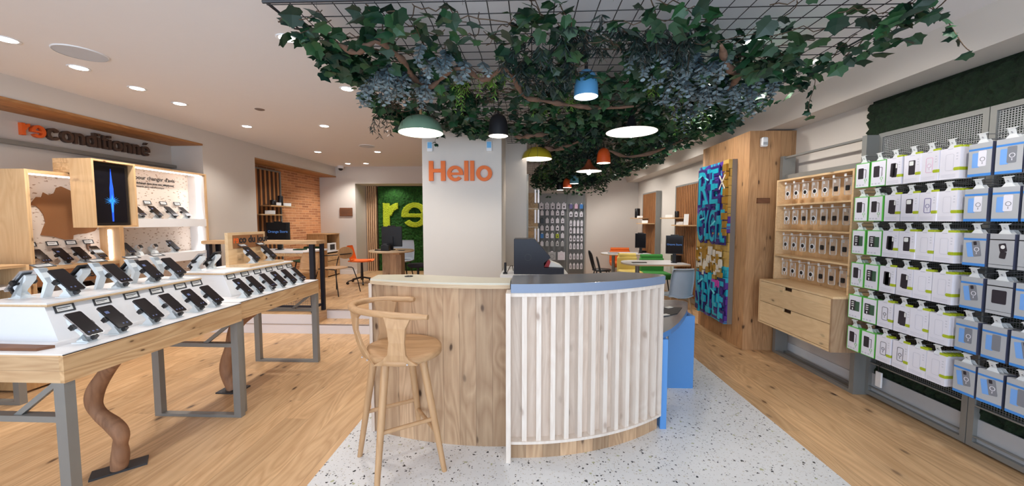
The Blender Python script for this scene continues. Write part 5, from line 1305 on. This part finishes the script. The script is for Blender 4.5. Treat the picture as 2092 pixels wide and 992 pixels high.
def pack(kind, x, y, z, rz, label, g):
    if kind not in packp:
        packp[kind] = make_pack(kind); o = packp[kind]
    else: o = copy_tree(packp[kind])
    o.location = (x,y,z); o.rotation_euler = (0,0,rz); o['label'] = label; o['group'] = g
def make_hook():
    b = MB(); b.tube([(0,0,0),(0,-0.285,0),(0,-0.30,0.012)],0.0028,6); b.tube([(-0.0,0.0,0.03),(0,-0.29,0.03)],0.0022,6)
    h = b.build('hook', m_chrome, gd, local=True)
    q = MB(); q.T = Matrix.Translation((0,-0.30,0.03)) @ Matrix.Rotation(0.35,4,'X'); q.box(-0.016,0.016,-0.002,0.0,-0.05,0.0); q.box(-0.022,0.022,-0.004,0.012,0.0,0.003)
    q.build('price_tag', m_tag, h, local=True)
    return h
hook0 = make_hook(); first_hook = [True]
def hook(x, y, z, rz=-PI/2):
    if first_hook[0]: o = hook0; first_hook[0] = False
    else: o = copy_tree(hook0)
    o.parent = gd; o.location = Vector((x,y,z)) - gd.location; o.rotation_euler = (0,0,rz)
colY = [3.135,3.005,2.875,2.750,2.632,2.510]
descr = {'white_dark':'white box with a dark case','white_camera':'white box with a camera cut-out case','white_pink':'white box with a pink outlined case','white_violet':'white box with a violet outlined case','white_ink':'white box with a black outlined case','white_plain':'white box with a clear case','green_case':'green edged box with a black case','green_wallet':'green edged box with a wallet case',
 'blue_clear':'grey blue box with a clear case','blue_tilt':'grey blue box with a tilted case','blue_ring':'grey blue box with a ring case','blue_plain':'grey blue box with a plain case','dark_square':'grey black box with a tablet case','dark_stand':'grey black box with a folding case'}
gridW = [['green_case','green_case','white_dark','white_camera','white_pink','white_plain'],
         ['green_case','green_case','white_dark','white_camera','white_violet','white_plain'],
         ['green_wallet','green_wallet','white_dark','white_camera','white_plain','white_plain'],
         ['green_case','green_wallet','white_dark','white_dark','white_plain','white_plain'],
         ['green_wallet','green_wallet','white_ink','white_dark','white_plain','white_plain'],
         ['green_case','green_case','white_ink','white_ink','white_plain','white_plain']]
rown = ['top','second','third','fourth','fifth','bottom']; cn = ['first','second','third','fourth','fifth','sixth']
cntW = [[2,3,2,1,1,3],[2,3,1,1,1,4],[2,2,2,2,3,5],[3,2,1,2,2,5],[2,2,2,1,2,4],[2,3,2,1,2,6]]
depth_n = ['front of hook','second on hook','third on hook','fourth on hook','fifth on hook','sixth on hook']
rowsZ = [2.022,1.752,1.485,1.218,0.950,0.684]
rp = random.Random(5)
for r, z in enumerate(rowsZ):
    for c_ in range(6):
        y = colY[c_] + rp.uniform(-0.004,0.004); hook(3.012, y, z+0.002)
        for k in range(cntW[r][c_]):
            pack(gridW[r][c_], 2.732+0.0255*k+rp.uniform(0,0.001), y + (rp.uniform(-0.004,0.004) if k else 0), z, -PI/2+rp.uniform(-0.05,0.05)*(0 if k else 1),
                 f'{descr[gridW[r][c_]]}, {rown[r]} row, {cn[c_]} column, {depth_n[k]}', 'boxed cases on the left bay of the display wall')
gridB = [['blue_clear','blue_ring','dark_square','blue_ring'],['blue_clear','blue_clear','blue_clear','blue_ring'],['blue_tilt','dark_stand','dark_square','dark_square'],['blue_tilt','dark_square','blue_clear','blue_clear'],['blue_ring','blue_plain','blue_tilt','blue_tilt'],['blue_tilt','blue_tilt','blue_plain','blue_plain']]
colB = [2.355,2.222,2.090]; cnb = ['seventh','eighth','ninth']
for r, z in enumerate(rowsZ):
    for c_ in range(3):
        y = colB[c_] + rp.uniform(-0.004,0.004) - (0.006 if r in (2,3) else 0); hook(3.012, y, z+0.002)
        for k in range([2,3,2][c_]):
            pack(gridB[r][c_], 2.732+0.0255*k, y, z, -PI/2+rp.uniform(-0.05,0.05)*(0 if k else 1),
                 f'{descr[gridB[r][c_]]}, {rown[r]} row, {cnb[c_]} column, {depth_n[k]}', 'boxed cases on the right bay of the display wall')
for r, k, y, z in side_packs:
    for q in range(2):
        pack(['white_plain','blue_clear'][k], 0.10+0.045*q+0.024, y, z, PI/2, f'boxed case seen edge on at the side unit, {rown[r]} row, {["nearer","farther"][k]} hook, {["inner","outer"][q]} box', 'packs on the side unit')
# ============================================================ FOLIAGE CEILING
GZ = 2.55
wg = thing('wire_grid', 'dark wire grid hanging under the ceiling above the terrazzo', 'wire grid', (0.33,4.9,GZ))
b = MB()
GX0, GX1, GY0, GY1 = -1.215, 1.885, 1.76, 8.4
nx = 30
def blocked(x, y): return (x < -0.12 and y > 4.02) or (x < 0.16 and y > 4.82)
for i in range(nx+1):
    x = GX0 + (GX1-GX0)*i/nx
    ye = 4.16 if x < -0.26 else (4.96 if x < 0.02 else GY1)
    k = 12; pts = [(x + 0.006*math.sin(q*1.7+i), GY0 + (ye-GY0)*q/k, GZ + 0.004*math.sin(q*2.1+i*0.7)) for q in range(k+1)]
    b.tube(pts, 0.0027, 4)
j = 0; y = GY0
while y <= GY1:
    xs = GX0 if y < 4.15 else (-0.25 if y < 4.95 else 0.03)
    b.tube([(xs + (GX1-xs)*q/6, y, GZ - 0.005 + 0.003*math.sin(q+y*5)) for q in range(7)], 0.0027, 4); y += 0.105
b.build('wire_mesh', m_blkmetal, wg)
b = MB(); b.tube([(GX0-0.02,GY0,GZ+0.01),(GX1+0.02,GY0,GZ+0.01)],0.008,8); b.tube([(GX1,GY0,GZ+0.01),(GX1,GY1,GZ+0.01)],0.005,6); b.tube([(GX0,GY0,GZ+0.01),(GX0,4.15,GZ+0.01)],0.005,6); b.build('edge_bar', m_dgrey, wg)
b = MB()
for x in (-1.0,-0.3,0.4,1.1,1.75):
    for y in (1.8,3.3,4.1) + ((5.6,7.2) if x > 0.3 else ()): b.tube([(x,y,GZ),(x,y,2.8)],0.0015,4)
b.build('hanger_wire', m_grey, wg)

ivy_leaf = [(0,0),(0.26,-0.14),(0.50,0.0),(0.50,0.26),(0.64,0.50),(0.34,0.64),(0.16,0.88),(0.0,1.08),(-0.16,0.88),(-0.34,0.64),(-0.62,0.48),(-0.50,0.26),(-0.48,0.0),(-0.26,-0.14)]
LAMPS = [(-0.952,3.38,2.326,0.20,2.50),(-0.253,3.40,2.298,0.09,2.50),(0.419,2.70,2.409,0.085,2.60),(0.933,3.40,2.322,0.225,2.40),(0.14,5.0,2.35,0.20,2.51),(0.996,4.9,2.278,0.088,2.47),(0.875,5.3,2.225,0.18,2.38)]
def near_lamp(p):
    # the planting is trimmed back around each lamp shade and towards the shop front
    for lx, ly, lz, r, top in LAMPS:
        if ly-0.75 < p.y < ly+r+0.03 and abs(p.x-lx) < r+0.05 and p.z < min(GZ-0.05, top+0.02): return True
    return False
def leaf(mb, p, d, up, size, shape, m=1, fold=0.16):
    if near_lamp(Vector(p) + Vector(d).normalized()*size*0.5): return
    d = Vector(d).normalized(); up = Vector(up); r = d.cross(up)
    if r.length < 1e-4: r = d.cross(Vector((1,0,0)))
    r.normalize(); n = r.cross(d)
    p = Vector(p); vs = []
    for x, y in shape: vs.append(tuple(p + r*(x*size) + d*(y*size) + n*(abs(x)*size*fold*-2 - (y*y)*size*0.12)))
    k = len(shape)
    if shape is ivy_leaf:
        vs.append(tuple(p + d*(0.42*size))); c = k
        mb.add(vs, [(c, j, (j+1)%k) for j in range(k)], m)
    else: mb.add(vs, [tuple(range(k))], m)
oval = [(0,0),(0.34,0.2),(0.46,0.5),(0.34,0.85),(0,1.0),(-0.34,0.85),(-0.46,0.5),(-0.34,0.2)]
lance = [(0,0),(0.075,0.3),(0.06,0.7),(0,1.0),(-0.06,0.7),(-0.075,0.3)]
fr_ = random.Random(21)
def rdir(z0=-0.6, z1=0.35): 
    a = fr_.uniform(0,2*PI); z = fr_.uniform(z0,z1); return Vector((math.cos(a), math.sin(a), z))
def finish(st_, lf, mat, name, label, cat, g):
    o = st_.build(name, m_stem, None); tag(o, label, cat, g)
    # leaves share the stem's origin
    b = lf; me_o = b.build('foliage', mat, o)
    return o
def ivy(x, y, length, droop, size, label, n=34, spread=0.055, heading=None, hang=0.0):
    stb, lf = MB(), MB(); a = fr_.uniform(0,2*PI) if heading is None else heading
    p = Vector((x,y,GZ + fr_.uniform(-0.03,0.02))); pts = [p.copy()]; steps = 16
    for i in range(steps):
        a += fr_.uniform(-0.5,0.5)
        q = p + Vector((math.cos(a), math.sin(a), 0))*length/steps
        if blocked(q.x, q.y+0.02) or q.x < GX0-0.03 or q.x > GX1+0.03 or q.y < GY0 or q.y > GY1: a += PI*0.6; q = p + Vector((math.cos(a),math.sin(a),0))*0.01
        q.z = GZ - droop*(i/steps)**1.5 + fr_.uniform(-0.025,0.015); p = q; pts.append(p.copy())
    if hang > 0:
        for i in range(8): p = p + Vector((fr_.uniform(-0.02,0.02), fr_.uniform(-0.02,0.02), -hang/8)); pts.append(p.copy())
    stb.tube(pts, 0.0028, 4)
    for i in range(n):
        t_ = fr_.uniform(0, len(pts)-1.001); k = int(t_); q = pts[k].lerp(pts[k+1], t_-k)
        d = rdir(-0.9,0.2); lf_p = q + Vector((fr_.uniform(-spread,spread), fr_.uniform(-spread,spread), fr_.uniform(-spread*1.2,spread*0.4)))
        leaf(lf, lf_p, d, (fr_.uniform(-.8,.8), fr_.uniform(-.8,.8), 1), size*fr_.uniform(0.6,1.25), ivy_leaf, 0)
    return finish(stb, lf, m_ivy, 'ivy_vine', label, 'ivy', 'ivy vines woven through the ceiling grid')
IVL = 'dark green ivy vine woven through the wire grid among the others'
# front fringe: large leaves seen close
for k in range(14):
    x = -1.15 + 3.0*(k+0.5)/14 + fr_.uniform(-0.05,0.05)
    ivy(x, 1.82+fr_.uniform(0,0.25), 0.55, 0.03, 0.076, IVL, 11)
for k in range(33):
    ivy(fr_.uniform(-1.15,1.8), fr_.uniform(2.1,3.0), 0.8, 0.05, 0.072, IVL, 17)
for k in range(62):
    x = fr_.uniform(-1.15,1.8); y = fr_.uniform(2.9,4.1); ivy(x, y, 0.9, 0.06, 0.066, IVL, 36, 0.07)
for k in range(46):
    x = fr_.uniform(0.25,1.8); y = fr_.uniform(4.0,6.2); x = x if (y > 4.95 or x > 0.55) else x + 0.5; ivy(x, y, 0.9, 0.08, 0.062, IVL, 44, 0.08)
for k in range(22):
    x = fr_.uniform(0.2,1.75); y = fr_.uniform(6.2,7.9); ivy(x, y, 0.8, 0.12, 0.062, IVL, 40, 0.10)
for k in range(16):
    x = fr_.uniform(0.2,1.75); y = fr_.uniform(7.95,8.3); ivy(x, y, 0.4, 0.15, 0.062, IVL, 44, 0.12, hang=0.22)
# left and right margins
for k in range(12):
    ivy(-1.17, 1.85+0.19*k, 0.5, 0.05, 0.064, IVL, 17, 0.06, heading=PI/2)
for k in range(22):
    ivy(1.78, 1.85+0.29*k, 0.5, 0.08, 0.066, IVL, 26, 0.09, heading=PI/2)
for k in range(12):
    ivy(fr_.uniform(0.7,1.7), fr_.uniform(2.3,3.6), 0.6, 0.07, 0.066, IVL, 22, 0.08)
# vines hanging free of the grid
hang_specs = [((1.86,1.88),0.22,'ivy tendril curling down at the near right corner of the grid',0.03),((1.80,2.50),0.34,'long ivy tendril dangling in front of the beam on the right',-0.0),((-1.14,1.9),0.10,'short ivy sprig at the near left corner of the grid',0),
 ((0.02,4.5),0.34,'thin ivy tendril hanging beside the Hello column, left one',0),((0.10,4.6),0.44,'thin ivy tendril hanging beside the Hello column, right one',0),((0.30,7.9),0.42,'ivy tendril hanging in front of the far accessory wall',0),((1.55,4.3),0.30,'ivy sprig hanging over the graffiti panel side',0),((1.80,3.4),0.22,'ivy sprig hanging at the right margin above the sensor',0),((-0.95,3.9),0.25,'ivy sprig hanging left of the Hello column',0)]
for (x, y), h, lab, cv in hang_specs:
    stb, lf = MB(), MB(); p = Vector((x,y,GZ)); pts = [p.copy()]
    for i in range(14): p = p + Vector((0.012*math.sin(i*0.6)+cv*0.5, -0.006*math.cos(i*0.8), -h/14)); pts.append(p.copy())
    stb.tube(pts, 0.002, 5)
    for i in range(2,15):
        if fr_.random() < 0.75: leaf(lf, pts[i], rdir(-0.9,-0.1), (fr_.uniform(-1,1),-1,0.5), 0.045*fr_.uniform(0.7,1.2), ivy_leaf, 0)
    finish(stb, lf, m_ivy, 'ivy_tendril', lab, 'ivy', None)
def eucalyptus(x, y, h, label, n=12, size=0.045, lean=(0,0)):
    stb, lf = MB(), MB()
    for s_ in range(n):
        a = fr_.uniform(0,2*PI); r = fr_.uniform(0.0,0.14); p = Vector((x + r*math.cos(a), y + r*math.sin(a), GZ - fr_.uniform(0,0.05))); pts = [p.copy()]
        dr = Vector((fr_.uniform(-.5,.5)+lean[0], fr_.uniform(-.5,.5)+lean[1], -1)).normalized(); m_ = 9; hh = h*fr_.uniform(0.55,1.0)
        for i in range(m_): p = p + dr*hh/m_ + Vector((fr_.uniform(-.008,.008), fr_.uniform(-.008,.008), 0)); pts.append(p.copy())
        stb.tube(pts, 0.0016, 4)
        for i in range(1, m_+1):
            for sg in (0, PI):
                aa = i*1.57 + sg + s_; d = Vector((math.cos(aa), math.sin(aa), -0.25)); leaf(lf, pts[i], d, (0,0,1), size*(1.05-0.04*i)*fr_.uniform(0.8,1.1), oval, 0, 0.05)
    return finish(stb, lf, m_euc, 'eucalyptus_bunch', label, 'eucalyptus', 'eucalyptus bunches hanging from the grid')
E1 = 'grey blue eucalyptus bunch hanging at the left side of the grid'; E2 = 'grey blue eucalyptus bunch hanging at the right side of the grid'
for (x, y, h, n, lb) in [(-0.98,2.45,0.22,12,E1),(-0.86,2.35,0.20,12,E1),(-0.75,2.55,0.24,14,E1),(-0.98,2.66,0.22,14,E1),(-0.90,2.78,0.12,14,E1),(-0.66,2.62,0.10,10,E1),(-1.10,2.85,0.14,10,E1),(-0.55,2.2,0.12,6,E1),(-0.40,2.32,0.16,6,'small eucalyptus sprig hanging above the gap between the green and black lamps'),
    (0.72,2.25,0.15,8,E2),(0.90,2.3,0.20,12,E2),(1.05,2.5,0.20,14,E2),(1.12,2.3,0.16,10,E2),(1.25,2.75,0.22,14,E2),(1.12,2.9,0.18,14,E2),(1.42,2.75,0.18,12,E2),(1.55,2.62,0.12,14,E2),(1.62,2.72,0.18,12,E2),(1.72,3.0,0.20,10,E2),(1.30,3.1,0.24,12,E2)]:
    eucalyptus(x, y, h, lb, n)
def spray(x, y, h, label, mat, n=26, ll=0.09, w_=1.0, name='willow_spray', cat='hanging foliage', g='dark willow sprays hanging from the grid', rad=0.16):
    stb, lf = MB(), MB()
    for s_ in range(n):
        a = fr_.uniform(0,2*PI); r = rad*math.sqrt(fr_.random()); p = Vector((x + r*math.cos(a), y + r*math.sin(a), GZ + fr_.uniform(-0.03,0.04))); pts = [p.copy()]
        hh = h*fr_.uniform(0.5,1.0); out = Vector((math.cos(a),math.sin(a),0))*0.06
        for i in range(7): p = p + Vector((0,0,-hh/7)) + out*(0.5-i/10) + Vector((fr_.uniform(-.01,.01),fr_.uniform(-.01,.01),0)); pts.append(p.copy())
        stb.tube(pts, 0.0013, 4)
        for i in range(1,8):
            for q in range(3): leaf(lf, pts[i], rdir(-1.6,-0.5), (fr_.uniform(-1,1),fr_.uniform(-1,1),0.3), ll*fr_.uniform(0.7,1.2)*1.0, lance, 0, 0.0)
    o = finish(stb, lf, mat, name, label, cat, g); return o
W1 = 'dark willow-like spray hanging around the blue lamp'
for (x, y, h, n) in [(0.04,2.25,0.12,20),(0.12,2.4,0.16,20),(0.18,2.52,0.16,16),(0.34,2.12,0.07,26),(0.42,2.16,0.06,20)]: spray(x, y, h, W1, m_willow, n, 0.055, rad=0.12)
W2 = 'dark willow-like spray hanging right of the blue lamp'
for (x, y, h, n) in [(0.72,2.05,0.12,18),(0.76,2.2,0.18,18)]: spray(x, y, h, W2, m_willow, n, 0.055, rad=0.07)
spray(-1.06,3.3,0.26,'twiggy dark spray drooping left of the green lamp', m_willow, 22, 0.05, rad=0.2)
W3 = 'dark feathery spray deep in the foliage towards the back'
for k in range(16): spray(fr_.uniform(0.4,1.5), fr_.uniform(4.0,7.4), 0.13, W3, m_willow, 22, 0.07, rad=0.25)
for k in range(10): spray(0.45+0.12*k, 8.15, 0.30, W3, m_willow, 22, 0.08, rad=0.14)
GS = 'bright yellow green sprig hanging from the grid'
for (x, y, h) in [(-0.38,2.75,0.22),(-0.32,2.65,0.18),(-0.58,2.6,0.12),(-0.15,2.6,0.12),(0.15,3.1,0.12),(0.32,3.15,0.14),(0.22,4.5,0.16),(0.10,4.45,0.14),(1.25,3.0,0.2),(1.35,3.2,0.26),(0.95,2.7,0.2),(0.35,5.8,0.2),(1.3,5.6,0.2),(1.5,5.0,0.2),(1.35,6.6,0.3),(0.35,6.6,0.3)]:
    spray(x, y, h, GS, m_sprig, 9, 0.035, name='bright_sprig', cat='hanging foliage', g='bright sprigs hanging from the grid', rad=0.05)
def branch(pts, r, label):
    p = [q - Vector((0,0,0.035)) for q in open_spline(pts, 5)]; n = len(p)
    rs = [r*(0.75+0.3*math.sin(i*0.9)+0.15*math.sin(i*2.3))*(1.0 if 1 < i < n-2 else 0.5) for i in range(n)]
    tag(MB().tube(p, rs, 10).build('twisting_branch', m_branch), label, 'branch')
branch([(-0.98,1.96,2.49),(-0.91,2.02,2.47),(-0.83,1.98,2.49),(-0.76,1.96,2.5),(-0.72,2.08,2.49),(-0.70,2.2,2.48),(-0.72,2.40,2.48),(-0.66,2.53,2.47),(-0.57,2.46,2.48),(-0.47,2.32,2.49),(-0.37,2.31,2.49),(-0.29,2.45,2.48),(-0.21,2.40,2.49),(-0.14,2.33,2.50),(-0.08,2.43,2.48),(-0.02,2.72,2.46),(0.08,2.80,2.46),(0.22,2.88,2.46),(0.36,2.95,2.46),(0.60,3.02,2.46),(0.85,3.05,2.48)], 0.019, 'long twisting brown branch winding through the grid from left to centre')
branch([(1.02,2.05,2.49),(1.12,2.2,2.47),(1.22,2.32,2.46),(1.32,2.44,2.47),(1.40,2.7,2.48)], 0.022, 'twisted brown branch in the right side of the foliage')
branch([(-0.12,3.9,2.44),(-0.04,3.85,2.42),(0.03,3.75,2.41),(0.12,3.8,2.43),(0.22,3.85,2.45)], 0.024, 'short gnarled branch above the yellow lamp, left piece')
branch([(0.22,4.5,2.45),(0.34,4.55,2.42),(0.46,4.45,2.44),(0.60,4.3,2.47)], 0.028, 'thick gnarled branch right of the yellow lamp')
branch([(1.0,4.6,2.42),(1.25,4.7,2.36),(1.55,4.6,2.40),(1.75,4.2,2.47)], 0.024, 'brown branch at the right margin behind the white lamp')

# ============================================================ PENDANT LAMPS
def pendant(x, y, z, kind, r, mat, label, power):
    t = thing('pendant_lamp', label, 'pendant lamp', (x,y,z))
    if kind == 'dome': prof = [(r,0),(r*0.98,r*0.16),(r*0.86,r*0.42),(r*0.62,r*0.64),(r*0.3,r*0.76),(0.02,r*0.80)]; top = r*0.80
    elif kind == 'bell': prof = [(r,0),(r*0.97,r*0.9),(r*0.90,r*1.4),(r*0.72,r*1.85),(r*0.4,r*2.12),(0.015,r*2.2)]; top = r*2.2
    elif kind == 'disc': prof = [(r,0),(r*0.85,0.012),(r*0.35,0.035),(0.045,0.06),(0.03,0.12),(0.02,0.15)]; top = 0.15
    else: prof = [(r,0),(r*0.75,r*0.12),(r*0.4,r*0.36),(r*0.22,r*0.62),(0.02,r*0.9)]; top = r*0.9
    MB().lathe(prof, (x,y,z), 36).build('shade', mat, t)
    inner = [(max(0.0,q-0.004), h-0.004 if i else h+0.0005) for i, (q, h) in enumerate(prof)]
    MB().lathe(inner, (x,y,z), 36).build('inner_shade', m_shadein, t)
    MB().tube([(x,y,z+top),(x,y,z+top+0.05)],0.012,10).build('lamp_holder', m_oak if kind == 'dome' else m_blkmetal, t)
    MB().tube([(x,y,z+top+0.05),(x,y,2.8)],0.003,6).build('cord', m_black, t)
    br = 0.035 if kind in ('disc','cone') else 0.028
    bz = z - 0.012 if kind in ('disc','cone') else z + min(0.06, top*0.5)
    MB().lathe([(0,-br),(br*0.6,-br*0.8),(br,0),(br*0.75,br*0.7),(0.012,br*1.5),(0.012,top*0.5)], (x,y,bz), 18).build('bulb', m_bulb, t)
    l = bpy.data.lights.new('pendant_light', 'SPOT'); l.energy = power; l.spot_size = 2.3; l.spot_blend = 0.5; l.color = (1,0.88,0.72); l.shadow_soft_size = 0.03
    o = bpy.data.objects.new('pendant_light', l); C.objects.link(o); o.parent = t; o.location = (0,0,min(0.0, bz-z)-br-0.012)
m_sage = paint('sage_enamel', rgb(126,158,134), 0.35); m_yel = paint('mustard_enamel', rgb(198,176,40), 0.35); m_sky = paint('sky_enamel', rgb(92,158,208), 0.4); m_ora = paint('orange_enamel', rgb(232,92,36), 0.4); m_teal = paint('teal_enamel', rgb(104,160,176), 0.4); m_copper = paint('copper_enamel', rgb(150,74,44), 0.35); m_blk = paint('black_enamel', rgb(30,30,34), 0.4)
pendant(-0.952,3.38,2.326,'dome',0.20,m_sage,'sage green dome pendant lamp left of the column',9)
pendant(-0.253,3.40,2.298,'bell',0.09,m_blk,'black bell pendant lamp at the right edge of the column',8)
pendant(0.419,2.70,2.409,'bell',0.085,m_sky,'sky blue bell pendant lamp among dark sprays',8)
pendant(0.933,3.40,2.322,'disc',0.225,m_blk,'wide flat pendant lamp, white inside with a bare bulb',10)
pendant(0.14,5.0,2.35,'dome',0.20,m_yel,'mustard yellow dome pendant lamp',9)
pendant(0.996,4.9,2.278,'bell',0.088,m_ora,'orange bell pendant lamp nearer the front',8)
pendant(0.875,5.3,2.225,'cone',0.18,m_copper,'copper coloured cone pendant lamp with a bare bulb',9)
pendant(0.939,7.4,2.259,'bell',0.088,m_teal,'teal bell pendant lamp towards the back',8)
pendant(0.827,7.6,2.201,'bell',0.088,m_ora,'orange bell pendant lamp towards the back',8)
pendant(0.698,7.8,2.168,'bell',0.075,m_blk,'small black bell pendant lamp farthest back',8)
